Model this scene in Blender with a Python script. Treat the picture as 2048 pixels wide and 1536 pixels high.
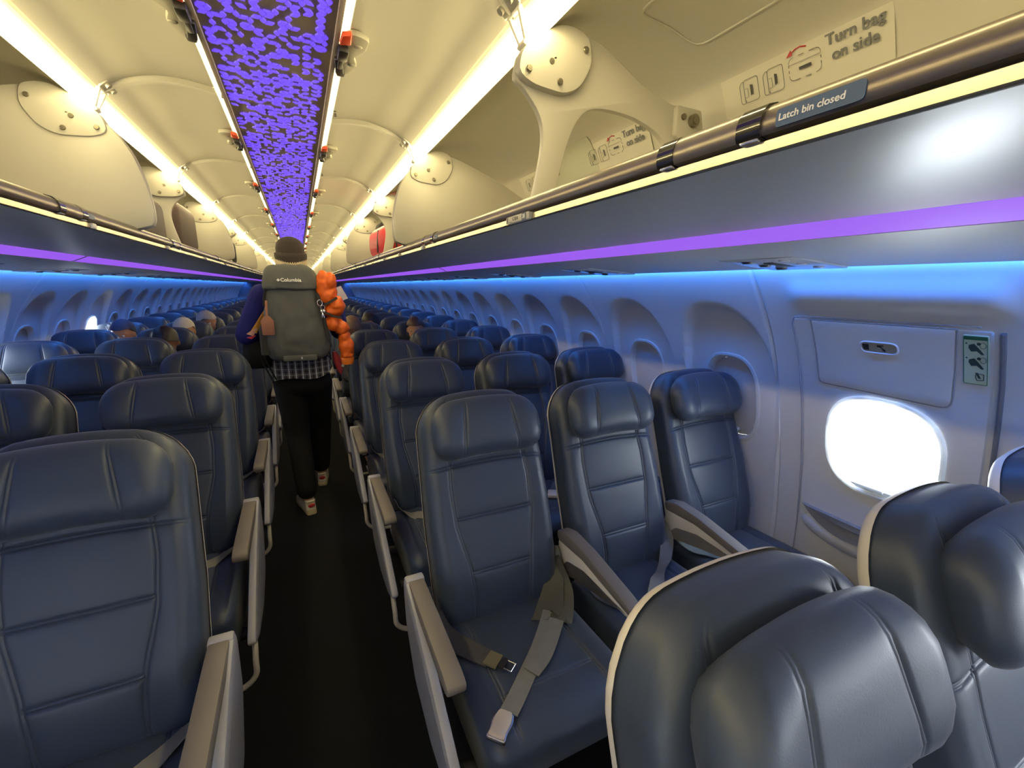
import bpy, bmesh, math, random
import numpy as np
from mathutils import Vector, Matrix, Euler

for o in list(bpy.data.objects):
    bpy.data.objects.remove(o)
SC = bpy.context.scene
COL = SC.collection
RNG = random.Random(7)

# ------------------------------------------------------------------ camera
CAM_F, CAM_X, CAM_H = 867.3, -0.0042, 1.5055
YAW, PITCH, ROLL = 0.45003, 0.22106, 0.00796
fw = Vector((math.sin(YAW) * math.cos(PITCH), math.cos(YAW) * math.cos(PITCH), -math.sin(PITCH)))
rt0 = Vector((math.cos(YAW), -math.sin(YAW), 0))
up0 = rt0.cross(fw)
rt = rt0 * math.cos(ROLL) + up0 * math.sin(ROLL)
up = up0 * math.cos(ROLL) - rt0 * math.sin(ROLL)
cam_d = bpy.data.cameras.new('camera')
cam_d.sensor_width = 36.0
cam_d.lens = CAM_F / 2048 * 36.0
cam_d.clip_start = 0.02
cam_d.clip_end = 200
cam = bpy.data.objects.new('camera', cam_d)
COL.objects.link(cam)
m = Matrix((rt, up, -fw)).transposed().to_4x4()
m.translation = Vector((CAM_X, 0, CAM_H))
cam.matrix_world = m
SC.camera = cam

# ------------------------------------------------------------------ world and view
w = bpy.data.worlds.new('sky')
SC.world = w
w.use_nodes = True
bg = w.node_tree.nodes['Background']
bg.inputs[0].default_value = (0.86, 0.93, 1.0, 1)
bg.inputs[1].default_value = 21.0
SC.view_settings.view_transform = 'Standard'
SC.view_settings.look = 'None'
SC.view_settings.exposure = 0.0
SC.view_settings.gamma = 1.0
SC.view_settings.use_curve_mapping = False
SC.cycles.max_bounces = 8
SC.cycles.diffuse_bounces = 5
SC.cycles.glossy_bounces = 4
SC.cycles.transmission_bounces = 6
SC.cycles.sample_clamp_indirect = 6.0
SC.cycles.use_denoising = True
SC.cycles.caustics_reflective = False
SC.cycles.caustics_refractive = False

# light levels of the lamps the cabin has (radiance of their diffusers)
E_COVE = 42.0
E_SLOT = 3.0
E_MOOD = 1.0
E_PANEL = 1.0
E_WASH = 30.0
C_COVE = (1.0, 0.82, 0.40)
C_WASH = (0.045, 0.25, 1.0)
C_MOOD = (0.31, 0.09, 0.82)
C_PANEL = (0.15, 0.062, 0.92)

# ------------------------------------------------------------------ materials
MATS = {}
def nt(name):
    mt = bpy.data.materials.new(name)
    mt.use_nodes = True
    t = mt.node_tree
    return mt, t, t.nodes['Principled BSDF']

def mat(name, col, rough=0.5, metal=0.0, spec=0.5, bump=0.0, bscale=200.0, var=0.0, vscale=3.0, coat=0.0, sheen=0.0, stretch=None):
    if name in MATS:
        return MATS[name]
    mt, t, b = nt(name)
    b.inputs['Base Color'].default_value = (*col, 1)
    b.inputs['Roughness'].default_value = rough
    b.inputs['Metallic'].default_value = metal
    b.inputs['Specular IOR Level'].default_value = spec
    b.inputs['Coat Weight'].default_value = coat
    b.inputs['Sheen Weight'].default_value = sheen
    tc = t.nodes.new('ShaderNodeTexCoord')
    src = tc.outputs['Object']
    if stretch:
        mp = t.nodes.new('ShaderNodeMapping')
        mp.inputs['Scale'].default_value = stretch
        t.links.new(src, mp.inputs['Vector'])
        src = mp.outputs['Vector']
    if var > 0:
        n = t.nodes.new('ShaderNodeTexNoise')
        n.inputs['Scale'].default_value = vscale
        n.inputs['Detail'].default_value = 5
        t.links.new(src, n.inputs['Vector'])
        mx = t.nodes.new('ShaderNodeMixRGB')
        mx.inputs['Color1'].default_value = (*[c * (1 - var) for c in col], 1)
        mx.inputs['Color2'].default_value = (*[min(1, c * (1 + var)) for c in col], 1)
        t.links.new(n.outputs['Fac'], mx.inputs['Fac'])
        t.links.new(mx.outputs['Color'], b.inputs['Base Color'])
    if bump > 0:
        n2 = t.nodes.new('ShaderNodeTexNoise')
        n2.inputs['Scale'].default_value = bscale
        n2.inputs['Detail'].default_value = 3
        t.links.new(src, n2.inputs['Vector'])
        bp = t.nodes.new('ShaderNodeBump')
        bp.inputs['Strength'].default_value = bump
        bp.inputs['Distance'].default_value = 0.002
        t.links.new(n2.outputs['Fac'], bp.inputs['Height'])
        t.links.new(bp.outputs['Normal'], b.inputs['Normal'])
    MATS[name] = mt
    return mt

def emat(name, col, strength, sampling='AUTO', body=(0.6, 0.6, 0.6)):
    mt, t, b = nt(name)
    b.inputs['Base Color'].default_value = (*body, 1)
    b.inputs['Roughness'].default_value = 0.5
    b.inputs['Emission Color'].default_value = (*col, 1)
    b.inputs['Emission Strength'].default_value = strength
    mt.cycles.emission_sampling = sampling
    MATS[name] = mt
    return mt

LEATHER = mat('navy_leather', (0.030, 0.045, 0.078), 0.43, spec=0.5, sheen=0.12, bump=0.10, bscale=420, var=0.14, vscale=7)
CREAM = mat('cream_plastic', (0.66, 0.63, 0.56), 0.45, bump=0.02, bscale=900, var=0.03, vscale=5)
CEIL = mat('ceiling_panel_plastic', (0.47, 0.453, 0.395), 0.5, bump=0.03, bscale=700)
BINW = mat('bin_plastic', (0.385, 0.366, 0.31), 0.42, bump=0.03, bscale=800, var=0.03, vscale=4)
WALLM = mat('wall_plastic', (0.71, 0.71, 0.72), 0.42, bump=0.02, bscale=600, var=0.02, vscale=3)
WALLL = mat('lower_wall_plastic', (0.25, 0.25, 0.27), 0.6)
SHELL = mat('grey_pearl_paint', (0.50, 0.485, 0.42), 0.33, metal=0.12, spec=0.6, bump=0.02, bscale=500)
PSUM = mat('service_panel_paint', (0.56, 0.54, 0.47), 0.36, metal=0.12, bump=0.02, bscale=500)
BRONZE = mat('bronze_rail', (0.17, 0.145, 0.125), 0.32, metal=0.75, var=0.35, vscale=18, stretch=(1, 0.15, 5), bump=0.03, bscale=120)
GOLD = mat('champagne_metal', (0.60, 0.54, 0.40), 0.25, metal=0.85, var=0.1, vscale=8, stretch=(1, 0.2, 5))
CARPET = mat('dark_carpet', (0.0018, 0.0024, 0.0034), 0.95, spec=0.1, bump=0.5, bscale=500, var=0.35, vscale=60, sheen=0.1)
GREYP = mat('grey_plastic', (0.29, 0.295, 0.33), 0.45, bump=0.02, bscale=500, var=0.06, vscale=9)
TAUPE = mat('taupe_armrest_pad', (0.150, 0.135, 0.120), 0.55, bump=0.08, bscale=500, var=0.1, vscale=8)
DARKP = mat('dark_plastic', (0.02, 0.02, 0.023), 0.4)
BLACK = mat('black_fabric', (0.012, 0.012, 0.013), 0.9, spec=0.2, bump=0.3, bscale=400)
STEEL = mat('brushed_steel', (0.72, 0.72, 0.72), 0.25, metal=1.0)
BEIGE_TUBE = mat('beige_tube_paint', (0.45, 0.42, 0.34), 0.4)
BELT = mat('grey_belt_webbing', (0.17, 0.17, 0.155), 0.62, bump=0.25, bscale=700, var=0.2, vscale=30)
BELTD = mat('dark_belt_webbing', (0.045, 0.042, 0.038), 0.7, bump=0.25, bscale=700, var=0.2, vscale=25)
PLATE = mat('taupe_light_plate', (0.36, 0.31, 0.25), 0.45)
FRAMEP = mat('taupe_light_frame', (0.36, 0.30, 0.30), 0.4)
WHITE = mat('white_print', (0.72, 0.72, 0.70), 0.5)
INK = mat('dark_ink', (0.03, 0.03, 0.035), 0.6)
GREYINK = mat('grey_ink', (0.11, 0.11, 0.115), 0.6)
REDINK = mat('red_ink', (0.30, 0.02, 0.025), 0.6)
BLUEL = mat('blue_label', (0.02, 0.065, 0.16), 0.45)
STICK = mat('sticker_paper', (0.43, 0.41, 0.345), 0.5)
REDTAB = mat('red_plastic', (0.65, 0.07, 0.02), 0.45)
SCREW = mat('dull_screw', (0.22, 0.20, 0.15), 0.4, metal=0.8)
M_COVE = emat('cove_light_diffuser', C_COVE, E_COVE)
M_SLOT = emat('slot_light_diffuser', C_COVE, E_SLOT)
M_MOOD = emat('mood_light_diffuser', C_MOOD, E_MOOD, 'AUTO', (0.2, 0.18, 0.25))
M_CELL = emat('panel_light_cell', C_PANEL, E_PANEL, 'NONE', (0.12, 0.1, 0.2))
M_WASH = emat('wall_wash_diffuser', C_WASH, E_WASH)

# ------------------------------------------------------------------ object helpers
def link(o, parent=None):
    COL.objects.link(o)
    if parent is not None:
        o.parent = parent
    return o

def tag(o, label=None, cat=None, group=None, kind=None):
    if label: o['label'] = label
    if cat: o['category'] = cat
    if group: o['group'] = group
    if kind: o['kind'] = kind
    return o

def thing(name, label, cat, loc=(0, 0, 0), rz=0.0, group=None):
    o = bpy.data.objects.new(name, None)
    o.empty_display_size = 0.05
    o.location = loc
    o.rotation_euler = (0, 0, rz)
    link(o)
    return tag(o, label, cat, group)

def finish(me, mt, angle=40, smooth=True):
    if mt is not None:
        for q in (mt if isinstance(mt, (list, tuple)) else [mt]):
            me.materials.append(q)
    if smooth:
        me.polygons.foreach_set('use_smooth', [True] * len(me.polygons))
        me.update()
        try:
            me.set_sharp_from_angle(angle=math.radians(angle))
        except Exception:
            pass
    me.update()
    return me

def obj(name, me, parent=None, loc=None, rot=None):
    o = bpy.data.objects.new(name, me)
    link(o, parent)
    if loc is not None: o.location = loc
    if rot is not None: o.rotation_euler = rot
    return o

class MB:
    """collects geometry for ONE mesh"""
    def __init__(self):
        self.v = []; self.f = []; self.mi = []
    def add(self, vs, fs, mi=0):
        n = len(self.v)
        self.v += [tuple(q) for q in vs]
        self.f += [tuple(i + n for i in q) for q in fs]
        self.mi += [mi] * len(fs)
        return self
    def bm(self, b, mi=0, mtx=None):
        b.verts.ensure_lookup_table(); b.verts.index_update()
        self.add([(mtx @ q.co if mtx else q.co) for q in b.verts], [[q.index for q in f.verts] for f in b.faces], mi)
        b.free()
        return self
    def box(self, c, s, rot=None, bev=0.0, seg=2, mi=0):
        b = bmesh.new()
        bmesh.ops.create_cube(b, size=1.0)
        bmesh.ops.scale(b, vec=s, verts=b.verts)
        if bev > 0:
            bmesh.ops.bevel(b, geom=list(b.edges), offset=min(bev, min(s) * 0.49), segments=seg, profile=0.5, affect='EDGES')
        mt = Matrix.Translation(Vector(c))
        if rot is not None: mt = mt @ Euler(rot).to_matrix().to_4x4()
        return self.bm(b, mi, mt)
    def tube(self, pts, r, n=8, mi=0, caps=True, closed=False):
        pts = [Vector(q) for q in pts]
        rs = r if isinstance(r, (list, tuple)) else [r] * len(pts)
        rings = []
        nrm = None
        L = len(pts)
        for i, q in enumerate(pts):
            if closed: t = pts[(i + 1) % L] - pts[i - 1]
            else: t = pts[min(i + 1, L - 1)] - pts[max(i - 1, 0)]
            t.normalize()
            if nrm is None:
                nrm = t.orthogonal().normalized()
            nrm = (nrm - t * nrm.dot(t))
            if nrm.length < 1e-6: nrm = t.orthogonal()
            nrm.normalize()
            bn = t.cross(nrm)
            rings.append([q + (nrm * math.cos(a) + bn * math.sin(a)) * rs[i] for a in [2 * math.pi * k / n for k in range(n)]])
        return self.loft(rings, caps and not closed, mi, wrap=closed)
    def loft(self, rings, caps=True, mi=0, wrap=False, closed_ring=True):
        n = len(rings[0]); vs = [q for r_ in rings for q in r_]; fs = []
        R = len(rings)
        for i in range(R if wrap else R - 1):
            j = (i + 1) % R
            for k in range(n if closed_ring else n - 1):
                l = (k + 1) % n
                fs.append((i * n + k, i * n + l, j * n + l, j * n + k))
        if caps and closed_ring:
            fs.append(tuple(range(n - 1, -1, -1)))
            fs.append(tuple((R - 1) * n + k for k in range(n)))
        return self.add(vs, fs, mi)
    def cyl(self, p0, p1, r, n=16, mi=0, r2=None):
        return self.tube([p0, p1], [r, r if r2 is None else r2], n, mi)
    def ell(self, c, rad, rot=None, u=16, v=10, mi=0):
        b = bmesh.new()
        bmesh.ops.create_uvsphere(b, u_segments=u, v_segments=v, radius=1.0)
        bmesh.ops.scale(b, vec=rad, verts=b.verts)
        mt = Matrix.Translation(Vector(c))
        if rot is not None: mt = mt @ Euler(rot).to_matrix().to_4x4()
        return self.bm(b, mi, mt)
    def cap(self, p0, r0, p1, r1, n=12, mi=0):
        """tapered limb with round ends"""
        p0 = Vector(p0); p1 = Vector(p1); t = (p1 - p0).normalized()
        pts = []; rs = []
        for k in range(4):
            a = math.pi / 2 * (1 - k / 4)
            pts.append(p0 - t * r0 * math.sin(a)); rs.append(max(r0 * math.cos(a), 1e-4))
        pts.append(p0); rs.append(r0); pts.append(p1); rs.append(r1)
        for k in range(1, 5):
            a = math.pi / 2 * k / 4
            pts.append(p1 + t * r1 * math.sin(a)); rs.append(max(r1 * math.cos(a), 1e-4))
        return self.tube(pts, rs, n, mi)
    def prism(self, poly, fn0, fn1, bev=0.0, mi=0):
        """polygon (2D) extruded between two mappings"""
        n = len(poly)
        vs = [fn0(*q) for q in poly] + [fn1(*q) for q in poly]
        fs = [tuple(range(n - 1, -1, -1)), tuple(range(n, 2 * n))]
        fs += [(k, (k + 1) % n, n + (k + 1) % n, n + k) for k in range(n)]
        if bev > 0:
            b = bmesh.new()
            vv = [b.verts.new(q) for q in vs]
            for q in fs: b.faces.new([vv[i] for i in q])
            bmesh.ops.recalc_face_normals(b, faces=b.faces)
            es = [e for e in b.edges if len(e.link_faces) == 2 and e.calc_face_angle(0) > 0.9]
            bmesh.ops.bevel(b, geom=es, offset=bev, segments=2, profile=0.5, affect='EDGES')
            return self.bm(b, mi)
        return self.add(vs, fs, mi)
    def mesh(self, name, mt=None, mirror=False, angle=40, smooth=True):
        me = bpy.data.meshes.new(name)
        vs = [(-q[0], q[1], q[2]) for q in self.v] if mirror else self.v
        fs = [q[::-1] for q in self.f] if mirror else self.f
        me.from_pydata(vs, [], fs)
        b = bmesh.new(); b.from_mesh(me)
        for i, f in enumerate(b.faces): f.material_index = self.mi[i]
        bmesh.ops.recalc_face_normals(b, faces=b.faces)
        b.to_mesh(me); b.free()
        return finish(me, mt, angle, smooth)
    def build(self, name, mt, parent=None, mirror=False, angle=40, smooth=True):
        return obj(name, self.mesh(name, mt, mirror, angle, smooth), parent)

def smooth_poly(pts, n=6, closed=True):
    """Catmull-Rom through 2D or 3D points"""
    P = [Vector(q).to_3d() if len(q) == 2 else Vector(q) for q in pts]
    d = len(pts[0]); out = []
    N = len(P)
    for i in range(N if closed else N - 1):
        a = P[(i - 1) % N] if closed or i > 0 else P[0]
        b_ = P[i]; c = P[(i + 1) % N]
        e = P[(i + 2) % N] if closed or i + 2 < N else P[-1]
        for k in range(n):
            t = k / n
            q = 0.5 * ((2 * b_) + (c - a) * t + (2 * a - 5 * b_ + 4 * c - e) * t * t + (3 * b_ - a - 3 * c + e) * t ** 3)
            out.append(tuple(q)[:d])
    if not closed: out.append(tuple(P[-1])[:d])
    return out

def round_poly(pts, r, n=4):
    """rounds the corners of a closed polygon"""
    out = []
    N = len(pts)
    for i in range(N):
        p = Vector(pts[i]); a = Vector(pts[i - 1]); b_ = Vector(pts[(i + 1) % N])
        ri = r[i] if isinstance(r, (list, tuple)) else r
        da = min(ri, (a - p).length * 0.49); db = min(ri, (b_ - p).length * 0.49)
        p0 = p + (a - p).normalized() * da; p1 = p + (b_ - p).normalized() * db
        for k in range(n + 1):
            t = k / n
            q = p0 * (1 - t) ** 2 + p * 2 * t * (1 - t) + p1 * t * t
            out.append(tuple(q))
    return out

def rrect(w, h, r, n=4, c=(0, 0)):
    return round_poly([(c[0] - w / 2, c[1] - h / 2), (c[0] + w / 2, c[1] - h / 2), (c[0] + w / 2, c[1] + h / 2), (c[0] - w / 2, c[1] + h / 2)], r, n)

def superell(a, b_, p, n=40, c=(0, 0)):
    out = []
    for k in range(n):
        t = 2 * math.pi * k / n
        ct, st = math.cos(t), math.sin(t)
        out.append((c[0] + a * math.copysign(abs(ct) ** (2 / p), ct), c[1] + b_ * math.copysign(abs(st) ** (2 / p), st)))
    return out

def profile_sheet(mb, prof, y0, y1, th=0.004, mi=0, sg=1, ny=1):
    """an (x,z) open profile pulled along Y as a thin solid sheet; th is added on its left-hand side"""
    P = [Vector(q) for q in prof]; N = len(P)
    off = []
    for i in range(N):
        t = (P[min(i + 1, N - 1)] - P[max(i - 1, 0)]).normalized()
        off.append(P[i] + Vector((-t.y, t.x)) * th)
    loop = [tuple(q) for q in P] + [tuple(q) for q in reversed(off)]
    rings = []
    for k in range(ny + 1):
        y = y0 + (y1 - y0) * k / ny
        rings.append([(sg * q[0], y, q[1]) for q in loop])
    return mb.loft(rings, True, mi)

def text_mesh(txt, size, depth=0.0006, bold=0.0, spacing=1.0):
    cu = bpy.data.curves.new('lettering', 'FONT')
    cu.body = txt; cu.size = size; cu.extrude = depth; cu.resolution_u = 3
    cu.offset = bold
    cu.align_x = 'CENTER'; cu.align_y = 'CENTER'
    cu.space_line = spacing
    o = bpy.data.objects.new('lettering', cu)
    COL.objects.link(o)
    bpy.context.view_layer.update()
    me = bpy.data.meshes.new_from_object(o.evaluated_get(bpy.context.evaluated_depsgraph_get()))
    bpy.data.objects.remove(o); bpy.data.curves.remove(cu)
    return me

def lettering(name, txt, size, mt, origin, right, up_, parent=None, bold=0.0, depth=0.0006):
    me = text_mesh(txt, size, depth, bold)
    R = Vector(right).normalized(); U = Vector(up_).normalized(); N = R.cross(U)
    mtx = Matrix((R, U, N)).transposed().to_4x4(); mtx.translation = Vector(origin)
    me.transform(mtx)
    me.materials.clear(); me.materials.append(mt)
    return obj(name, me, parent)

def blob(name, mb, mt, parent, voxel=0.008, it=6, fac=0.5):
    """overlapping solids fused into one continuous skin"""
    o = mb.build(name, mt, parent)
    r_ = o.modifiers.new('fuse', 'REMESH'); r_.mode = 'VOXEL'; r_.voxel_size = voxel; r_.use_smooth_shade = True
    s = o.modifiers.new('relax', 'SMOOTH'); s.factor = fac; s.iterations = it
    return o

ORD = ['nearest', 'second', 'third', 'fourth', 'fifth', 'sixth', 'seventh', 'eighth', 'ninth', 'tenth', 'eleventh', 'twelfth',
       'thirteenth', 'fourteenth', 'fifteenth', 'sixteenth', 'seventeenth', 'eighteenth', 'nineteenth', 'twentieth', 'twenty-first', 'twenty-second', 'twenty-third', 'twenty-fourth']
Y0, Y1 = -2.4, 17.6

# ================================================================== SETTING
WZ = [0, .3, .42, .57, .82, 1.05, 1.22, 1.345, 1.46, 1.557, 1.62]
WX = [1.78, 1.835, 1.84, 1.83, 1.795, 1.74, 1.685, 1.625, 1.55, 1.48, 1.425]
def wall_x(z):
    # smoothed piecewise profile of the cabin side
    a = [z - 0.05, z - 0.025, z, z + 0.025, z + 0.05]
    return 0.985 * float(np.mean(np.interp(a, WZ, WX)))

def sstep(e0, e1, x):
    t = min(1, max(0, (x - e0) / (e1 - e0)))
    return t * t * (3 - 2 * t)

WIN_Z, WIN_A, WIN_B = 1.02, 0.126, 0.192
def scallop(dy, z):
    q = (abs(dy) / 0.237) ** 2.6 + (abs(z - 0.995) / 0.447) ** 2.6
    dep = 0.008 + 0.034 * min(1, max(0, (z - 0.8) / 0.55))
    return dep * (1 - sstep(0.80, 1.02, q))

def wall_grid(y0, y1, z0, z1, ny, nz, disp, hole):
    mb = MB()
    idx = {}
    ys = [y0 + (y1 - y0) * i / ny for i in range(ny + 1)]
    zs = [z0 + (z1 - z0) * j / nz for j in range(nz + 1)]
    vs = []
    for j, z in enumerate(zs):
        xw = wall_x(z)
        for i, y in enumerate(ys):
            e = min(y - y0, y1 - y)
            edge = 0.010 * (1 - min(1, e / 0.010)) ** 2
            vs.append((xw + disp(y, z) + edge, y, z))
    fs = []
    for j in range(nz):
        for i in range(ny):
            yc = (ys[i] + ys[i + 1]) / 2; zc = (zs[j] + zs[j + 1]) / 2
            if hole(yc, zc): continue
            a = j * (ny + 1) + i
            fs.append((a, a + 1, a + ny + 2, a + ny + 1))
    mb.add(vs, fs)
    return mb

floor = MB().box((0, (Y0 + Y1) / 2, -0.03), (3.7, Y1 - Y0, 0.06)).build('floor', CARPET)
tag(floor, 'very dark carpet along the aisle and under the seats', kind='structure')

PITCH_W = 1.08
WP_Y = 1.065
def two_scallops(y, z): return scallop(y - 0.235, z) + scallop(y - 0.775, z)
def two_holes(y, z):
    for c in (0.235, 0.775):
        if (abs(y - c) / (WIN_A * 0.99)) ** 2.8 + (abs(z - WIN_Z) / (WIN_B * 0.99)) ** 2.8 < 1: return True
    return False
pan = wall_grid(0.0, PITCH_W, 0.38, 1.60, 104, 104, two_scallops, two_holes)
PANEL_R = pan.mesh('wall_panel', WALLM)
PANEL_L = pan.mesh('wall_panel', WALLM, mirror=True)
DY0, DY1, DZ1 = 0.452, 0.966, 1.412
def door_disp(y, z):
    k = sstep(0.40, 0.46, y) * (1 - sstep(0.91, 0.985, y)) * sstep(1.432, 1.468, z) * (1 - sstep(1.475, 1.545, z))
    return -0.018 * k
def door_hole(y, z): return DY0 + 0.022 < y < DY1 - 0.022 and 0.2 < z < DZ1 - 0.022
PANEL_D = wall_grid(WP_Y - PITCH_W, WP_Y, 0.38, 1.60, 108, 104, door_disp, door_hole).mesh('wall_panel', WALLM)

def lower_wall(sg, name, label):
    mb = MB()
    profile_sheet(mb, [(wall_x(z) + 0.004, z) for z in (0.0, 0.1, 0.2, 0.3, 0.385)], Y0, Y1, -0.01, sg=sg)
    o = mb.build(name, WALLL)
    return tag(o, label, kind='structure')
wr = lower_wall(1, 'wall_right', 'curved grey-white cabin side wall with window recesses on the right')
wl = lower_wall(-1, 'wall_left', 'curved grey-white cabin side wall with window recesses on the left')
n_w = int((Y1 - WP_Y) / PITCH_W) + 1
LPH = 5.17 - 0.235 - 5 * PITCH_W      # left panels: windows fall at 5.17 + 0.54 k
for k in range(-3, n_w):
    o = obj('wall_panel', PANEL_D if k == -1 else PANEL_R, wr)
    if k != -1: o.location = (0, WP_Y + k * PITCH_W, 0)
for k in range(-6, n_w + 1):
    o = obj('wall_panel', PANEL_L, wl)
    o.location = (0, LPH + k * PITCH_W, 0)

# ---- windows
PANE = bpy.data.materials.new('window_pane'); PANE.use_nodes = True
t = PANE.node_tree; t.nodes.clear()
out = t.nodes.new('ShaderNodeOutputMaterial'); tr = t.nodes.new('ShaderNodeBsdfTransparent'); gl = t.nodes.new('ShaderNodeBsdfGlossy'); mx = t.nodes.new('ShaderNodeMixShader')
tr.inputs[0].default_value = (0.95, 0.97, 0.97, 1); gl.inputs['Roughness'].default_value = 0.1; mx.inputs[0].default_value = 0.06
t.links.new(tr.outputs[0], mx.inputs[1]); t.links.new(gl.outputs[0], mx.inputs[2]); t.links.new(mx.outputs[0], out.inputs[0])
RING = mat('window_frame_plastic', (0.70, 0.70, 0.70), 0.4)
SHADE = mat('window_shade_plastic', (0.58, 0.58, 0.60), 0.45)

RINGT = bpy.data.materials.new('translucent_window_frame'); RINGT.use_nodes = True
t = RINGT.node_tree; pb = t.nodes['Principled BSDF']; pb.inputs['Base Color'].default_value = (0.75, 0.76, 0.76, 1); pb.inputs['Roughness'].default_value = 0.4
tb = t.nodes.new('ShaderNodeBsdfTranslucent'); tb.inputs[0].default_value = (0.8, 0.84, 0.84, 1); mx = t.nodes.new('ShaderNodeMixShader'); mx.inputs[0].default_value = 0.22
t.links.new(pb.outputs[0], mx.inputs[1]); t.links.new(tb.outputs[0], mx.inputs[2]); t.links.new(mx.outputs[0], t.nodes['Material Output'].inputs[0])
def ring_mesh(a, b_, p, zc, rec, mirror, open_=False):
    def mp(y, z, d): return (wall_x(z) + rec(z) + d, y, z)
    mb = MB(); rings = []
    for s, d in (((1.10, 0.004), (1.075, -0.007), (1.02, -0.008), (0.95, 0.004), (0.90, 0.025), (0.885, 0.06)) if open_ else ((1.13, 0.004), (1.10, -0.006), (1.03, -0.007), (0.985, 0.0), (0.955, 0.02), (0.945, 0.06))):
        aa = a * s if s < 1 else a + (s - 1) * 0.13; bb = b_ * s if s < 1 else b_ + (s - 1) * 0.13
        rings.append([mp(y, z, d) for y, z in superell(aa, bb, p, 48, (0, zc))])
    mb.loft(rings, caps=False)
    return mb.mesh('window_frame', RINGT if open_ else RING, mirror)
def fill_mesh(name, a, b_, p, zc, rec, d, mt, mirror, bulge=0.0, zmin=None):
    def mp(y, z, q):
        return (wall_x(z) + rec(z) + q, y, z)
    mb = MB(); rings = []
    for s in (1.0, 0.8, 0.55, 0.3, 0.02):
        ring = []
        for y, z in superell(a * s, b_ * s, p, 48, (0, zc)):
            if zmin is not None: z = max(z, zmin)
            ring.append(mp(y, z, d - bulge * (1 - s * s)))
        rings.append(ring)
    mb.loft(rings, caps=False)
    mb.add([rings[-1][k] for k in range(48)], [tuple(range(48))])
    return mb.mesh(name, mt, mirror)
def rec_w(z): return scallop(0.0, z)
def rec_0(z): return 0.0
WM = {}
for mir in (False, True):
    WM['ring', mir] = ring_mesh(WIN_A, WIN_B, 2.8, WIN_Z, rec_w, mir)
    WM['ringo', mir] = ring_mesh(WIN_A, WIN_B, 2.8, WIN_Z, rec_w, mir, True)
    WM['shade', mir] = fill_mesh('window_shade', WIN_A * 0.95, WIN_B * 0.95, 2.8, WIN_Z, rec_w, 0.024, SHADE, mir, 0.008, WIN_Z - 0.155)
    WM['sill', mir] = fill_mesh('window_sill', WIN_A * 0.95, WIN_B * 0.95, 2.8, WIN_Z, rec_w, 0.036, RING, mir)
    WM['pane', mir] = fill_mesh('pane', WIN_A * 0.95, WIN_B * 0.95, 2.8, WIN_Z, rec_w, 0.045, PANE, mir)
    hb = MB(); hb.box((wall_x(0.862) + rec_w(0.862) + 0.014, 0, 0.868), (0.014, 0.055, 0.016), bev=0.005)
    WM['handle', mir] = hb.mesh('shade_handle', RING, mir)
win_n = [0]
def window(sg, y, open_, label):
    win_n[0] += 1
    mir = sg < 0
    o = obj('window_%d' % win_n[0], WM['ringo' if open_ else 'ring', mir])
    o.location = (0, y, 0)
    tag(o, label, kind='structure')
    if open_:
        obj('pane', WM['pane', mir], o)
    else:
        obj('window_shade', WM['shade', mir], o)
        obj('window_sill', WM['sill', mir], o)
        obj('shade_handle', WM['handle', mir], o)
# the wide window in the exit door
DW_Y, DW_Z, DW_A, DW_B = 0.706, 0.972, 0.158, 0.174
r1 = obj('window_1', ring_mesh(DW_A, DW_B, 2.7, DW_Z, lambda z: -0.012, False, True)); win_n[0] = 1
r1.location = (0, DW_Y, 0)
tag(r1, 'wide bright window in the exit door on the right', kind='structure')
obj('pane', fill_mesh('pane', DW_A * .89, DW_B * .89, 2.7, DW_Z, lambda z: -0.012, 0.06, PANE, False), r1)
mb = MB()
mb.prism([(-0.085, DW_Z - 0.150), (0.085, DW_Z - 0.150), (0.06, DW_Z - 0.163), (0.0, DW_Z - 0.170), (-0.06, DW_Z - 0.163)],
         lambda y, z: (wall_x(z) - 0.014, y, z), lambda y, z: (wall_x(z) + 0.04, y, z))
mb.build('window_sill', RINGT, r1)
MB().box((wall_x(0.818) - 0.016, 0.008, DW_Z - 0.154), (0.012, 0.062, 0.017), bev=0.006).build('shade_handle', RINGT, r1)
for k in range(0, 30):
    y = 1.30 + 0.54 * k
    if y < Y1 - 0.3:
        window(1, y, False, 'closed window shade on the right wall, %s beyond the exit door' % ORD[min(k, 23)].replace('nearest', 'first'))
for k in range(-11, 23):
    y = 5.17 + 0.54 * k
    if y > Y1 - 0.2: continue
    if k in (0, -3): lb = 'bright window with raised shade on the left wall, %s' % ('farther of the two' if k == 0 else 'at the picture edge')
    elif k < 0: lb = 'closed window shade on the left wall before the farther bright window, number %d back from it' % -k
    else: lb = 'closed window shade on the left wall, %s beyond the farther bright window' % ORD[k - 1].replace('nearest', 'first')
    window(-1, y, k in (0, -3), lb)

# ---- the exit door on the right
mb = MB()
ny, nz = 52, 110
ys = [DY0 + (DY1 - DY0) * i / ny for i in range(ny + 1)]; zs = [0.10 + (DZ1 - 0.10) * j / nz for j in range(nz + 1)]
vs = []
for z in zs:
    for y in ys:
        e = min(y - DY0, DY1 - y, DZ1 - z)
        vs.append((wall_x(z) - 0.007 + 0.020 * (1 - min(1, e / 0.009)) ** 2, y, z))
fs = []
for j in range(nz):
    for i in range(ny):
        yc = (ys[i] + ys[i + 1]) / 2; zc = (zs[j] + zs[j + 1]) / 2
        if (abs(yc - DW_Y) / DW_A) ** 2.7 + (abs(zc - DW_Z) / DW_B) ** 2.7 < 1: continue
        a = j * (ny + 1) + i
        fs.append((a, a + 1, a + ny + 2, a + ny + 1))
door = mb.add(vs, fs).build('door_1', WALLM)
tag(door, 'white emergency exit door panel with handle flap on the right wall', kind='structure')
def on_door(d): return lambda y, z: (wall_x(z) - 0.007 - d, y, z)
SEAM = mat('seam_shadow_gap', (0.36, 0.36, 0.39), 0.7)
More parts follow.
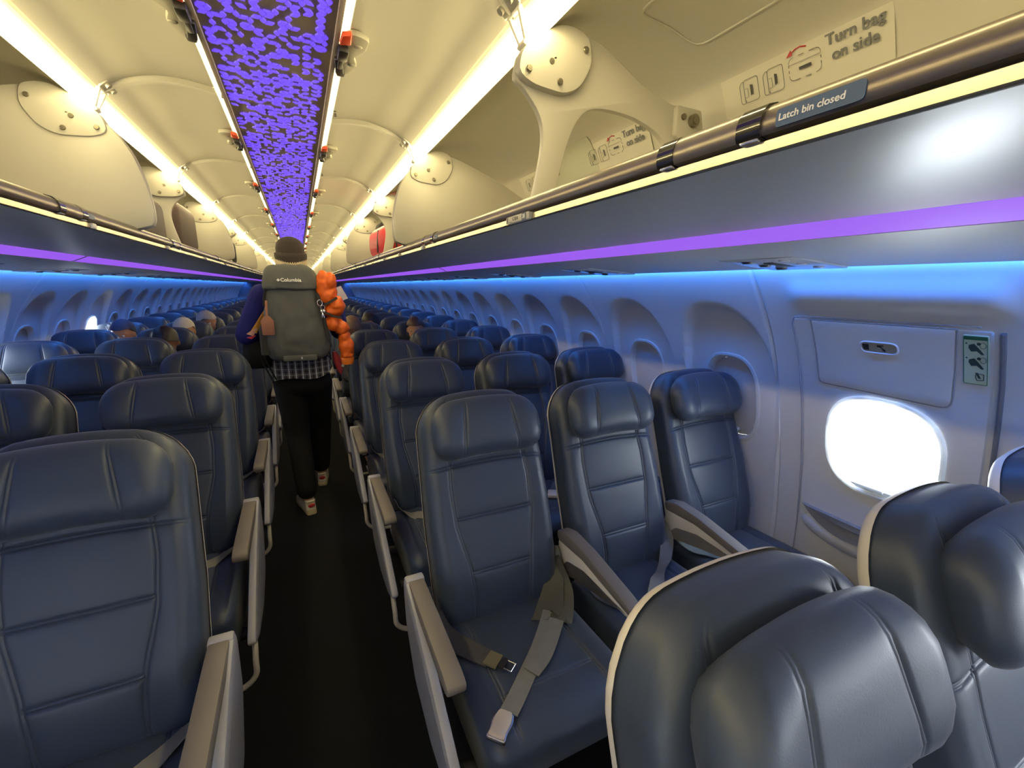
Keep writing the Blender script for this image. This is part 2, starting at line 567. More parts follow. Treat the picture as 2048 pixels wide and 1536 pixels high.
flap_poly = round_poly([(0.528, 1.402), (0.897, 1.402), (0.897, 1.180), (0.540, 1.170)], [0.004, 0.004, 0.02, 0.03])
def grid_plate(poly, d0, d1, inset):
    """a plate following the wall's curve: rim low, face proud"""
    cy = sum(q[0] for q in poly) / len(poly); cz = sum(q[1] for q in poly) / len(poly)
    mb = MB(); rings = []
    for s, d in ((1.0, d0), (1 - inset * 0.3, d1 * 0.8), (1 - inset, d1)):
        rings.append([on_door(d)(cy + (y - cy) * s, cz + (z - cz) * s) for y, z in poly])
    for s in (0.8, 0.55, 0.3, 0.05):
        rings.append([on_door(d1)(cy + (y - cy) * s, cz + (z - cz) * s) for y, z in poly])
    return mb.loft(rings, caps=False)
def dense(poly, n=5):
    out = []
    for i, q in enumerate(poly):
        r_ = poly[(i + 1) % len(poly)]
        for k in range(n): out.append((q[0] + (r_[0] - q[0]) * k / n, q[1] + (r_[1] - q[1]) * k / n))
    return out
mb = MB()
lp = dense([(y + (0.003 if y > .7 else -0.003), z + (0.003 if z > 1.3 else -0.003)) for y, z in flap_poly], 2)
mb.tube([on_door(0.0005)(*q) for q in lp], 0.0022, 6, closed=True)
mb.build('flap_seam', SEAM, door)
grid_plate(dense(flap_poly), -0.002, 0.004, 0.02).build('handle_flap', WALLM, door)
MB().tube([on_door(0.001)(0.897 + 0.0, z) for z in (1.404, 1.3, 1.18)], 0.002, 6).build('seam', SEAM, door)
# window-like slot over the handle
sl = rrect(0.094, 0.030, 0.0149, 6, (0.708, 1.329))
grid_plate(sl, 0.0, 0.0055, 0.06).build('slot', mat('slot_liner', (0.30, 0.29, 0.25), 0.35), door)
mb = MB(); mb.tube([on_door(0.005)(*q) for q in rrect(0.098, 0.034, 0.0169, 6, (0.708, 1.329))], 0.003, 6, closed=True); mb.build('slot_rim', WALLM, door)
mb = MB()
mb.prism([(0.752, 1.338), (0.734, 1.338), (0.734, 1.320), (0.748, 1.320)], on_door(0.0058), on_door(0.0066))
mb.prism([(0.712, 1.338), (0.695, 1.338), (0.695, 1.335), (0.703, 1.335), (0.697, 1.322), (0.692, 1.318), (0.690, 1.322), (0.700, 1.329), (0.712, 1.332)], on_door(0.0058), on_door(0.0066))
mb.build('handle', DARKP, door)
# exit placard
PLAC = mat('placard_face', (0.58, 0.70, 0.55), 0.4); GREENP = mat('placard_green', (0.02, 0.13, 0.06), 0.4)
grid_plate(dense(rrect(0.050, 0.138, 0.004, 3, (0.490, 1.323))), 0.0, 0.003, 0.05).build('placard', PLAC, door)
MB().prism([(0.467, 1.379), (0.513, 1.379), (0.513, 1.389), (0.467, 1.389)], on_door(0.0035), on_door(0.0045)).build('placard_header', GREENP, door)
mb = MB()
mb.tube([on_door(0.004)(*q) for q in rrect(0.046, 0.132, 0.003, 3, (0.490, 1.322))], 0.0008, 5, closed=True)
mb.build('placard_border', GREENP, door)
mb = MB()   # the little seated and lifting figures
for zz in (1.357, 1.317):
    mb.prism([(0.503, zz + 0.008), (0.493, zz + 0.012), (0.487, zz + 0.004), (0.480, zz - 0.006), (0.474, zz - 0.016), (0.479, zz - 0.017), (0.488, zz - 0.008), (0.499, zz - 0.010), (0.504, zz)], on_door(0.0036), on_door(0.0044))
    mb.prism(superell(0.004, 0.004, 2, 10, (0.484, zz + 0.012)), on_door(0.0036), on_door(0.0044))
    mb.tube([on_door(0.004)(*q) for q in superell(0.006, 0.008, 2, 14, (0.476, zz + 0.008))], 0.0006, 5, closed=True)
    mb.prism(superell(0.002, 0.002, 2, 8, (0.508, zz + 0.012)), on_door(0.0036), on_door(0.0044))
for q in (1.2775,):
    mb.tube([on_door(0.004)(*v) for v in [(0.489, q + .010), (0.474, q + .008), (0.474, q - .008), (0.487, q - .010), (0.490, q)]], 0.0011, 5, closed=True)
    mb.prism([(0.491, q + .012), (0.486, q + .012), (0.479, q - .004), (0.484, q - .004)], on_door(0.0036), on_door(0.0044))
mb.build('placard_pictogram', mat('placard_ink', (0.03, 0.06, 0.06), 0.5), door)
mb = MB(); mb.tube([(wall_x(z) - 0.0065, DY1 + 0.001, z) for z in (0.40, 0.55, 0.7, 0.85, 1.0, 1.1, 1.2, 1.28, 1.34, 1.385)] + [(wall_x(1.408) - 0.0065, DY1 - 0.012, 1.410)] + [(wall_x(1.413) - 0.0065, y, 1.4135) for y in (0.93, 0.8, 0.65, 0.48)], 0.0022, 6); mb.build('frame_seam', SEAM, door)
# outline seam of the frame and its grey seal
mb = MB(); mb.tube([(wall_x(z) - 0.006, DY0 - 0.012, z) for z in (0.4, 0.6, 0.8, 1.0, 1.15, 1.25, 1.35, 1.40)], 0.006, 8); mb.build('seal', mat('grey_rubber_seal', (0.14, 0.14, 0.15), 0.6), door)
# armrest ledge of the door
mb = MB()
mb.ell((wall_x(0.60) + 0.01, 0.74, 0.585), (0.075, 0.215, 0.062), u=28, v=16)
mb.build('door_armrest', WALLM, door)
mb = MB()
lens = [(0.945 - 0.36 * k / 14, 0.655 - 0.056 * math.sin(math.pi * min(1, k / 14)) ** 0.8) for k in range(15)]
lens += [(0.945 - 0.36 * k / 14, 0.655 - 0.004 * math.sin(math.pi * k / 14)) for k in range(14, -1, -1)]
mb.prism(lens, lambda y, z: (wall_x(z) - 0.062 * math.sin(math.pi * min(1, max(0, (0.96 - y) / 0.45))) - 0.012, y, z), lambda y, z: (wall_x(z) + 0.0, y, z))
mb.build('armrest_pocket', GREYP, door)
# small white seat-rail box on the wall
MB().box((wall_x(0.53) - 0.02, 1.285, 0.528), (0.05, 0.055, 0.06), bev=0.01).build('wall_socket_box', RING, wr)

# ---- ceiling
mb = MB()
profile_sheet(mb, [(-1.62, 1.60), (-1.55, 1.75), (-1.35, 2.02), (-1.0, 2.25), (-0.5, 2.26), (-0.3, 2.215), (0.3, 2.215), (0.5, 2.26), (1.0, 2.25), (1.35, 2.02), (1.55, 1.75), (1.62, 1.60)], Y0, Y1, 0.02)
ceiling = mb.build('ceiling', CEIL)
tag(ceiling, 'cream curved ceiling panels on both sides of the purple light panel', kind='structure')
CP = smooth_poly([(0.176, 2.150), (0.25, 2.160), (0.33, 2.158), (0.41, 2.137), (0.452, 2.113), (0.480, 2.094)], 4, closed=False)
SEG = 1.05
mb = MB()
rings = []
for y, dz in ((0.0, 0.010), (0.001, -0.003), (0.006, -0.009), (0.013, -0.008), (0.020, -0.002), (0.06, 0.0), (SEG / 2, 0.0), (SEG - 0.05, 0.0), (SEG - 0.012, 0.002), (SEG + 0.003, 0.006)):
    rings.append([(x, y, z + dz) for x, z in CP] + [(x, y, z + dz + 0.006) for x, z in reversed(CP)])
mb.loft(rings)
CPM = {1: mb.mesh('ceiling_panel', CEIL), -1: mb.mesh('ceiling_panel', CEIL, mirror=True)}
PR, PL = 1.0, 0.88
XL = -0.025         # the left bins hang a little farther out          # first frame planes on the right and the left
for sg, p0 in ((1, PR), (-1, PL)):
    for k in range(-3, 18):
        if p0 + SEG * k > Y1: continue
        o = obj('ceiling_panel', CPM[sg], ceiling); o.location = (XL if sg < 0 else 0, p0 + SEG * k, 0)
# end walls
b0 = MB().box((0, Y0 - 0.03, 1.1), (3.7, 0.06, 2.3)).build('wall_front', WALLM); tag(b0, 'partition wall behind the viewer', kind='structure')
b1 = MB().box((0, Y1 + 0.03, 1.1), (3.7, 0.06, 2.3)).build('wall_back', WALLM); tag(b1, 'pale partition wall at the far end of the cabin', kind='structure')
# ---- purple light panel along the ceiling
lp = thing('ceiling_light_panel', 'long dark ceiling panel with purple glowing rhombus pattern above the aisle', 'light', (-0.015, 0, 2.14))
LY0, LY1 = -1.2, 17.3
MB().box((0, (LY0 + LY1) / 2, 0.008), (0.318, LY1 - LY0, 0.010)).build('plate', PLATE, lp)
mb = MB()
for s in (-1, 1):
    mb.box((s * 0.160, (LY0 + LY1) / 2, 0.006), (0.014, LY1 - LY0, 0.022), bev=0.003)
mb.build('frame', FRAMEP, lp)
E_ = 0.0190
cell_me = []
dirs = [Vector((math.cos(math.radians(a)), math.sin(math.radians(a)))) * E_ for a in (0, 120, 240)]
for i in range(3):
    a, b_ = dirs[i], dirs[(i + 1) % 3]
    c = (a + b_) / 2
    q = [Vector((0, 0)), a, a + b_, b_]
    q = [c + (v - c) * 0.78 for v in q]
    cell_me.append((q, MB().prism([tuple(v) for v in q], lambda x, y: (x, y, 0.0), lambda x, y: (x, y, 0.004)).mesh('light_cell', M_CELL, smooth=False)))
rest = MB(); n_near = 0
hexh = math.sqrt(3) * E_
rows_ = int((LY1 - LY0 - 0.1) / hexh)
for r_ in range(rows_):
    for c_ in range(-6, 7):
        x = c_ * 1.5 * E_
        y = LY0 + 0.05 + r_ * hexh + (hexh / 2 if c_ % 2 else 0)
        for i in range(3):
            v = math.sin(r_ * 0.9 + c_ * 1.7) * 0.12 + RNG.random()
            if v < 0.52: continue
            q = cell_me[i][0]
            if max(abs(x + v2.x) for v2 in q) > 0.149: continue
            if y > 0.88 and n_near < 300:
                o = obj('light_cell', cell_me[i][1], lp); o.location = (x, y, -0.001); n_near += 1
            else:
                rest.prism([(x + v2.x, y + v2.y) for v2 in q], lambda a, b_: (a, b_, -0.001), lambda a, b_: (a, b_, 0.003))
o = rest.build('light_cells', M_CELL, lp, smooth=False); o['kind'] = 'stuff'
# warm slot lights beside it
for sg, nm in ((1, 'right'), (-1, 'left')):
    o = MB().box((sg * 0.181 - 0.015, (LY0 + Y1) / 2, 2.158), (0.020, Y1 - LY0, 0.006)).build('slot_light', M_SLOT)
    tag(o, 'thin warm light slot along the %s edge of the purple ceiling panel' % nm, 'light')
# cove lights along the top of the bins
for sg, nm in ((1, 'right'), (-1, 'left')):
    o = MB().tube([(sg * 0.519 + (XL if sg < 0 else 0), Y0 + 0.05, 2.064), (sg * 0.519 + (XL if sg < 0 else 0), Y1 - 0.05, 2.064)], 0.0155, 14).build('cove_light', M_COVE)
    tag(o, 'long warm white cove light above the %s overhead bins' % nm, 'light')
for i, sg in enumerate((1, -1)):
    mb = MB(); profile_sheet(mb, [(0.487, 2.091), (0.495, 2.086), (0.500, 2.083), (0.516, 2.083)], Y0, Y1, 0.004, sg=sg)
    if sg < 0: mb.v = [(q[0] + XL, q[1], q[2]) for q in mb.v]
    tag(mb.build('trim_%d' % (40 + i), CEIL), 'cream reflector lip between ceiling panels and %s cove light' % ('right' if sg > 0 else 'left'), kind='structure')
for i, sg in enumerate((1, -1)):
    mb = MB(); mb.box((sg * 1.10, 15.7, 0.83), (1.30, 0.06, 1.50)); o = mb.build('wall_aft_%s' % ('right' if sg > 0 else 'left'), mat('grey_partition', (0.16, 0.16, 0.22), 0.5)); tag(o, 'grey partition wall at the far %s end of the seat rows' % ('right' if sg > 0 else 'left'), kind='structure')
# latch brackets beside the purple panel
def latch_mesh():
    a = MB(); a.prism(round_poly([(0.0, -0.10), (0.018, -0.105), (0.028, -0.05), (0.020, -0.01), (0.034, 0.02), (0.036, 0.075), (0.012, 0.09), (0.0, 0.06)], 0.012), lambda x, y: (x, y, 0.012), lambda x, y: (x, y, 0.0), bev=0.003)
    a.ell((0.020, -0.045, -0.001), (0.006, 0.006, 0.003)); a.ell((0.022, 0.045, -0.001), (0.006, 0.006, 0.003))
    b_ = MB(); b_.prism([(-0.004, 0.045), (0.012, 0.055), (0.010, 0.095), (-0.002, 0.085)], lambda x, y: (x, y, 0.004), lambda x, y: (x, y, -0.006), bev=0.002)
    c = MB(); c.box((0.002, 0.015, -0.006), (0.016, 0.05, 0.016), bev=0.004); c.box((0.000, -0.05, -0.004), (0.014, 0.06, 0.014), rot=(0.1, 0, 0.1), bev=0.004); c.box((0.001, -0.015, -0.010), (0.008, 0.07, 0.006), bev=0.002); c.box((0.006, -0.095, -0.002), (0.012, 0.02, 0.01), bev=0.003)
    for q in (a, b_, c): q.v = [(x * 1.9 if x > 0 else x * 1.3, -y * 1.25, z * 1.3) for x, y, z in q.v]
    return a, b_, c
la = latch_mesh()
LM = {s: (la[0].mesh('latch_plate', STICK, mirror=s < 0), la[1].mesh('red_tab', REDTAB, mirror=s < 0), la[2].mesh('clip', DARKP, mirror=s < 0)) for s in (1, -1)}
for sg, nm, ys0 in ((1, 'right', 1.45), (-1, 'left', 1.42)):
    for k in range(0, 14):
        t_ = thing('panel_latch', '%s latch with red tab on the %s edge of the purple ceiling panel' % (ORD[k], nm), 'latch', (sg * 0.172 - 0.015, ys0 + 1.05 * k, 2.135), group='latches along the purple ceiling panel')
        for me in LM[sg]: obj(me.name.split('.')[0], me, t_)
    for k in range(0, 9):
        mb = MB()
        for q in (-0.03, 0.0, 0.02): mb.cyl((sg * (0.183 + q * 0.1), PR + 0.98 + SEG * k + q, 2.156), (sg * (0.183 + q * 0.1), PR + 0.98 + SEG * k + q, 2.150), 0.005, 8)
        o = mb.build('screw_set', DARKP); tag(o, 'set of dark clips on the %s light slot, %s from the viewer' % (nm, ORD[k]), 'clip', 'dark clips on the light slots')

# ================================================================== OVERHEAD BINS
BIN_PROF = smooth_poly([(0.552, 2.066), (0.60, 2.100), (0.70, 2.122), (0.82, 2.125), (0.93, 2.105), (1.02, 2.065), (1.068, 2.01), (1.095, 1.95), (1.118, 1.88), (1.12, 1.80), (1.08, 1.735), (0.98, 1.70), (0.75, 1.675), (0.48, 1.672)], 3, closed=False)
RAIL = [(0.478, 1.690), (0.462, 1.692), (0.450, 1.689), (0.4425, 1.682), (0.4395, 1.672), (0.4400, 1.664), (0.4425, 1.6595), (0.452, 1.6575)]
GOLDP = [(0.455, 1.6570), (0.4490, 1.6565), (0.4465, 1.6550), (0.4465, 1.6445), (0.4490, 1.6425), (0.456, 1.6422)]
SHELLP = smooth_poly([(0.452, 1.6422), (0.50, 1.6355), (0.59, 1.6275), (0.69, 1.6235), (0.78, 1.6222), (0.832, 1.6216)], 3, closed=False)
MOODP = [(0.834, 1.6212), (0.850, 1.6135), (0.868, 1.6055), (0.885, 1.5985)]
PSUP = smooth_poly([(0.888, 1.5975), (1.0, 1.5905), (1.2, 1.583), (1.34, 1.5745), (1.405, 1.5680)], 3, closed=False)
FRAME_POLY = smooth_poly([(0.484, 2.010), (0.476, 1.965), (0.502, 1.944), (0.540, 1.90), (0.552, 1.85), (0.541, 1.775), (0.515, 1.672)], 4, closed=False) + \
    smooth_poly([(0.575, 1.672), (0.600, 1.78), (0.625, 1.86), (0.655, 1.912), (0.70, 1.937), (0.80, 1.938), (0.89, 1.916), (0.945, 1.875), (0.965, 1.80), (0.96, 1.70)], 4, closed=False) + \
    smooth_poly([(1.06, 1.73), (1.085, 1.82), (1.075, 1.92), (1.045, 1.985), (0.95, 1.988), (0.85, 2.012), (0.76, 2.055), (0.69, 2.083), (0.625, 2.086), (0.578, 2.072)], 4, closed=False)
PLATE_POLY = smooth_poly([(0.545, 2.054), (0.482, 2.000), (0.432, 1.93), (0.405, 1.84), (0.395, 1.76), (0.396, 1.715)], 4, closed=False) + \
    smooth_poly([(0.402, 1.697), (0.420, 1.690), (0.48, 1.680), (0.75, 1.680), (0.98, 1.705)], 3, closed=False) + \
    smooth_poly([(1.08, 1.74), (1.115, 1.82), (1.09, 1.90), (1.03, 1.925), (0.91, 1.985), (0.78, 2.035), (0.68, 2.068), (0.61, 2.076)], 4, closed=False)
COVER_POLY = round_poly([(0.575, 2.083), (0.484, 2.018), (0.473, 1.968), (0.512, 1.950), (0.598, 1.944), (0.640, 1.965), (0.672, 2.02), (0.664, 2.074), (0.62, 2.088)], 0.02, 3)
SCREWS = [(0.500, 1.978), (0.556, 2.002), (0.580, 1.966), (0.648, 2.044)]
def flat_y(y): return lambda x, z: (x, y, z)
def sheet(prof, L, th):
    mb = MB(); profile_sheet(mb, prof, 0, L, th); return mb
def both(name, mb, mt, angle=40):
    return {1: mb.mesh(name, mt, False, angle), -1: mb.mesh(name, mt, True, angle)}
BL = 2 * SEG + 0.001
B = {}
B['bin_shell'] = both('bin_shell', sheet(BIN_PROF, BL, 0.006), BINW)
B['lip_rail'] = both('lip_rail', sheet(RAIL, BL, 0.003), BRONZE)
B['gold_trim'] = both('gold_trim', sheet(GOLDP, BL, 0.003), GOLD)
B['lower_shell'] = both('lower_shell', sheet(SHELLP, BL, 0.004), SHELL)
mb = MB(); mb.prism(PLATE_POLY, flat_y(-0.008), flat_y(0.008), bev=0.004); B['end_plate'] = both('end_plate', mb, BINW)
mb = MB(); mb.prism(FRAME_POLY, flat_y(-0.009), flat_y(0.009), bev=0.003); B['support_frame'] = both('support_frame', mb, BINW)
# domed hinge cover
mb = MB(); cx, cz = 0.565, 2.01
rings = []
for s, d in ((1.0, 0.004), (0.995, -0.014), (0.975, -0.020), (0.6, -0.024), (0.3, -0.026), (0.03, -0.0265)):
    rings.append([(cx + (x - cx) * s, d, cz + (z - cz) * s) for x, z in COVER_POLY])
mb.loft(rings, caps=False)
B['hinge_cover'] = both('hinge_cover', mb, BINW)
mb = MB(); mb.cyl((0, 0.0, 0), (0, -0.0035, 0), 0.0075, 14, r2=0.006); mb.cyl((0, -0.0034, 0), (0, -0.0042, 0), 0.0028, 6)
SCREW_ME = mb.mesh('screw', SCREW)
mb = MB(); mb.prism(round_poly([(0.955, 1.985), (1.045, 1.985), (1.06, 1.93), (1.02, 1.885), (0.955, 1.91)], 0.008), flat_y(0.0), flat_y(-0.022), bev=0.004)
B['mount_block'] = both('mount_block', mb, BINW)
mb = MB(); mb.cyl((1.012, -0.02, 1.952), (1.012, -0.034, 1.952), 0.016, 18); mb.cyl((1.012, -0.034, 1.952), (1.012, -0.038, 1.952), 0.010, 16)
mb.cyl((0.978, -0.02, 1.958), (0.978, -0.027, 1.958), 0.008, 12); mb.cyl((1.035, -0.02, 1.922), (1.035, -0.027, 1.922), 0.008, 12)
B['mount_bolt'] = both('mount_bolt', mb, SCREW)
def rail_off(d, ya, yb, th=0.003):
    mb = MB(); R = [Vector(q) for q in RAIL[1:]]
    cen = Vector((0.468, 1.672))
    profile_sheet(mb, [tuple(q + (q - cen).normalized() * d) for q in R], ya, yb, th); return mb
B['latch_gap'] = both('latch_gap', rail_off(0.0028, -0.014, 0.014), mat('latch_black', (0.012, 0.011, 0.010), 0.18, coat=0.6))
B['latch_lip'] = both('latch_lip', MB().box((0.446, 0, 1.660), (0.012, 0.022, 0.010), bev=0.002), STEEL)
B['latch_paddle'] = both('latch_paddle', rail_off(0.002, -0.045, 0.045), mat('bronze_paddle', (0.20, 0.175, 0.15), 0.3, metal=0.7))
B['clip'] = both('clip', MB().box((0.446, 0, 1.650), (0.012, 0.022, 0.013), bev=0.002), CREAM)
mb = MB()
profile_sheet(mb, [(1.045, 2.043), (1.062, 2.018), (1.0785, 1.981), (1.095, 1.943)], -0.19, 0.19, 0.001)
B['sticker'] = both('sticker', mb, STICK)
SIDE = {1: 'right', -1: 'left'}

def bin_sticker(parent, sg, y):
    """bag-on-side sticker on the back wall of the bin"""
    o = obj('sticker', B['sticker'][sg], parent); o.location = (0, y, 0)
    nrm = Vector((-0.91, 0, -0.41)).normalized()
    O = Vector((1.0680, -0.012, 2.003)) + nrm * 0.004
    Rv = Vector((0, -1, 0)); U = Vector((-0.41, 0, 0.91)).normalized()
    def P(a, b_, d=0.0):
        q = O + Rv * a + U * b_ + nrm * d
        return q
    def bl(mb, nm, mt):
        ob = mb.build(nm, mt, o, mirror=sg < 0); return ob
    # two upright bags
    for cx_ in (-0.125, -0.062):
        mb = MB()
        mb.tube([P(*q) for q in rrect(0.038, 0.052, 0.007, 4, (cx_ + 0.006, -0.008))], 0.0007, 5, closed=True)
        mb.tube([P(*q) for q in round_poly([(cx_ - 0.013, 0.018), (cx_ - 0.024, 0.010), (cx_ - 0.024, -0.034), (cx_ - 0.010, -0.034)], 0.006)], 0.0007, 5)
        mb.tube([P(*q) for q in [(cx_ - 0.010, -0.002), (cx_ - 0.003, -0.002), (cx_ - 0.003, -0.022), (cx_ - 0.010, -0.022)]], 0.0006, 5)
        bl(mb, 'bag_drawing', GREYINK)
        mb = MB(); mb.prism([(cx_ + 0.004, 0.004), (cx_ + 0.010, 0.002), (cx_ + 0.010, -0.018), (cx_ + 0.004, -0.020)], lambda a, b_: P(a, b_, 0), lambda a, b_: P(a, b_, 0.0008)); bl(mb, 'bag_handle_drawing', INK)
    # dashed bag lying on its wheels
    mb = MB(); rr = rrect(0.070, 0.046, 0.012, 5, (0.012, -0.004))
    L_ = dense(rr, 4)
    for k in range(0, len(L_) - 1, 2): mb.tube([P(*L_[k]), P(*L_[k + 1])], 0.0008, 5)
    mb.tube([P(-0.022, 0.006), P(0.046, 0.006)], 0.0005, 5)
    bl(mb, 'bag_drawing', GREYINK)
    mb = MB(); mb.prism([(0.000, -0.004), (0.026, -0.004), (0.026, -0.010), (0.000, -0.010)], lambda a, b_: P(a, b_, 0), lambda a, b_: P(a, b_, 0.0008)); bl(mb, 'bag_handle_drawing', INK)
    mb = MB(); mb.tube([P(*q) for q in [(0.018, 0.030), (0.006, 0.034), (-0.006, 0.033), (-0.014, 0.029)]], [0.0016, 0.0016, 0.0014, 0.0012], 5)
    mb.prism([(-0.026, 0.023), (-0.012, 0.024), (-0.015, 0.035)], lambda a, b_: P(a, b_, 0), lambda a, b_: P(a, b_, 0.0012)); bl(mb, 'arrow', REDINK)
    if sg > 0:
        c = P(0.112, 0.006)
        lettering('lettering', 'Turn bag\non side', 0.030, GREYINK, c, Rv, U, o, bold=0.0004)
    else:
        q = P(-0.112, 0.006); lettering('lettering', 'Turn bag\non side', 0.030, GREYINK, (-q.x, q.y, q.z), (0, 1, 0), (0.41, 0, 0.91), o, bold=0.0004)

def overhead_bin(sg, y0, label, frame_at=SEG, pairs=(), stickers=(), clips=(), detail=True, placard=None):
    t_ = thing('overhead_bin', label, 'bin', (XL if sg < 0 else 0, y0, 0), group='open overhead bins on the %s' % SIDE[sg])
    for nm in ('bin_shell', 'lip_rail', 'gold_trim', 'lower_shell'):
        obj(nm, B[nm][sg], t_)
    for yy in (0.014, BL - 0.014):
        o = obj('end_plate', B['end_plate'][sg], t_); o.location = (0, yy, 0)
        if yy > 1 or detail:
            h = obj('hinge_cover', B['hinge_cover'][sg], o); h.location = (0, -0.006, 0); h.scale = (1, 0.35, 1)
            if detail:
                for x, z in SCREWS: s = obj('screw', SCREW_ME, o); s.location = (sg * x, -0.0155, z)
    f = obj('support_frame', B['support_frame'][sg], t_); f.location = (0, frame_at, 0)
    h = obj('hinge_cover', B['hinge_cover'][sg], f); h.location = (0, -0.008, 0)
    if detail:
        for x, z in SCREWS: s = obj('screw', SCREW_ME, f); s.location = (sg * x, -0.0325, z)
        q = obj('mount_block', B['mount_block'][sg], f); q = obj('mount_bolt', B['mount_bolt'][sg], f)
    for y in pairs:
        for d in (-0.059, 0.059):
            g = obj('latch_gap', B['latch_gap'][sg], t_); g.location = (0, y - y0 + d, 0)
            g2 = obj('latch_lip', B['latch_lip'][sg], g)
        p = obj('latch_paddle', B['latch_paddle'][sg], t_); p.location = (0, y - y0, 0)
    for y in clips:
        c = obj('clip', B['clip'][sg], t_); c.location = (0, y - y0, 0)
    for y in stickers: bin_sticker(t_, sg, y - y0)
    return t_
PAIR_R = [0.407, 1.647, 2.83, 4.03, 5.22, 6.4, 7.6, 8.8, 10.0]
PAIR_L = [1.426, 2.42, 3.6, 4.8, 6.0, 7.2, 8.4, 9.6, 10.8]
CLIP_R = [1.735, 2.18, 2.59, 3.4, 4.2, 5.0, 5.9, 6.8, 7.8]
CLIP_L = [1.54, 2.28, 3.1, 3.9, 4.8, 5.7, 6.6, 7.6]
STK_R = [0.74, 1.40, 1.93]
BINS = {1: [], -1: []}
for sg, p0 in ((1, PR), (-1, PL)):
    for k in range(-1, 9):
        y0 = p0 - SEG + 2 * SEG * k
        if y0 > Y1 - 0.3: continue
        inb = lambda L_: [q for q in L_ if y0 + 0.06 < q < y0 + 2 * SEG - 0.06]
        lb = '%s open overhead bin on the %s side' % ('behind the viewer, the' if k < 0 else ORD[k], SIDE[sg])
        if k == 0: lb += ', with spidery support frame' if sg > 0 else ', with large rounded end plate'
        BINS[sg].append(overhead_bin(sg, y0, lb, pairs=inb(PAIR_R if sg > 0 else PAIR_L), clips=inb(CLIP_R if sg > 0 else CLIP_L), stickers=inb(STK_R) if sg > 0 else [], detail=-1 < k < 4))
bin0 = BINS[1][1]
by = bin0.location.y
# blue latch label and row placard on the near right rail
def on_rail(y, z, d=0.0):   # rail face point
    return (0.4405 - d, y - by, z)
mb = MB(); mb.prism(rrect(0.078, 0.0165, 0.004, 3, (0.279, 1.670)), lambda y, z: on_rail(y, z, 0.0008), lambda y, z: on_rail(y, z, 0.0022))
bl_ = mb.build('label', BLUEL, bin0)
lettering('lettering', 'Latch bin closed', 0.0092, WHITE, (0.4380, 0.285 - by, 1.670), (0, -1, 0), (0.05, 0, 1), bl_, bold=0.00015, depth=0.0003)
mb = MB(); mb.prism(rrect(0.036, 0.013, 0.003, 3, (1.53, 1.671)), lambda y, z: on_rail(y, z, 0.0008), lambda y, z: on_rail(y, z, 0.002)); b2 = mb.build('label', BLUEL, bin0)
lettering('lettering', 'Latch bin', 0.007, WHITE, (0.4382, 1.53 - by, 1.671), (0, -1, 0), (0.05, 0, 1), b2, depth=0.0003)
def on_gold(y, z, d): return (0.447 - d, y - by, z)
mb = MB(); mb.prism(rrect(0.112, 0.0150, 0.005, 3, (0.900, 1.651)), lambda y, z: on_gold(y, z, -0.004), lambda y, z: on_gold(y, z, 0.008), bev=0.001)
pc = mb.build('row_placard', STICK, bin0)
mb = MB(); mb.prism(rrect(0.020, 0.0142, 0.004, 3, (0.866, 1.651)), lambda y, z: on_gold(y, z, 0.008), lambda y, z: on_gold(y, z, 0.0088)); mb.build('number_badge', mat('badge_blue', (0.02, 0.035, 0.09), 0.4), pc)
lettering('lettering', '20', 0.0115, WHITE, (0.4378, 0.866 - by, 1.651), (0, -1, 0), (0, 0, 1), pc, bold=0.0002, depth=0.0003)
lettering('lettering', 'C B A', 0.0105, INK, (0.4387, 0.908 - by, 1.6515), (0, -1, 0), (0, 0, 1), pc, depth=0.0003)
mb = MB(); mb.prism([(0.948, 1.646), (0.945, 1.646), (0.945, 1.657), (0.948, 1.657)], lambda y, z: on_gold(y, z, 0.008), lambda y, z: on_gold(y, z, 0.0086)); mb.prism([(0.940, 1.6460), (0.925, 1.6460), (0.925, 1.6468), (0.940, 1.6468)], lambda y, z: on_gold(y, z, 0.008), lambda y, z: on_gold(y, z, 0.0086)); mb.build('seat_pictogram', INK, pc)
# blue label on the near left rail
binl = BINS[-1][1]
mb = MB(); mb.prism(rrect(0.05, 0.013, 0.003, 3, (1.515, 1.671)), lambda y, z: (-0.4397, y - binl.location.y, z), lambda y, z: (-0.4383, y - binl.location.y, z)); mb.build('label', BLUEL, binl)
# raised access outline on the near bin's ceiling and the pale mirror plate
def bin_pt(s, y, d=0.003):
    L_ = BIN_PROF
    cum = [0.0]
    for a, b_ in zip(L_, L_[1:]): cum.append(cum[-1] + math.hypot(b_[0] - a[0], b_[1] - a[1]))
    s = min(max(s, 0), cum[-1] - 1e-6)
    i = max(j for j in range(len(cum)) if cum[j] <= s)
    f = (s - cum[i]) / (cum[i + 1] - cum[i])
    x = L_[i][0] + (L_[i + 1][0] - L_[i][0]) * f; z = L_[i][1] + (L_[i + 1][1] - L_[i][1]) * f
    tx, tz = L_[i + 1][0] - L_[i][0], L_[i + 1][1] - L_[i][1]; n = math.hypot(tx, tz)
    return Vector((x + tz / n * d, y - by, z - tx / n * d))
mb = MB()
pts = dense(round_poly([(0.22, 0.62), (0.22, 0.93), (0.42, 0.93), (0.42, 0.60)], 0.04, 4), 2)
mb.tube([bin_pt(s, y, 0.001) for s, y in pts], 0.003, 6, closed=True)
mb.build('access_panel_rim', BINW, bin0)
mb = MB()
vs = [bin_pt(s, y, d) for d in (0.001, 0.004) for y in (1.50, 1.86) for s in (0.50, 0.53, 0.56, 0.60, 0.64)]
fs = []
for k in range(4):
    fs += [(k, k + 1, 6 + k, 5 + k), (10 + k, 15 + k, 16 + k, 11 + k)]
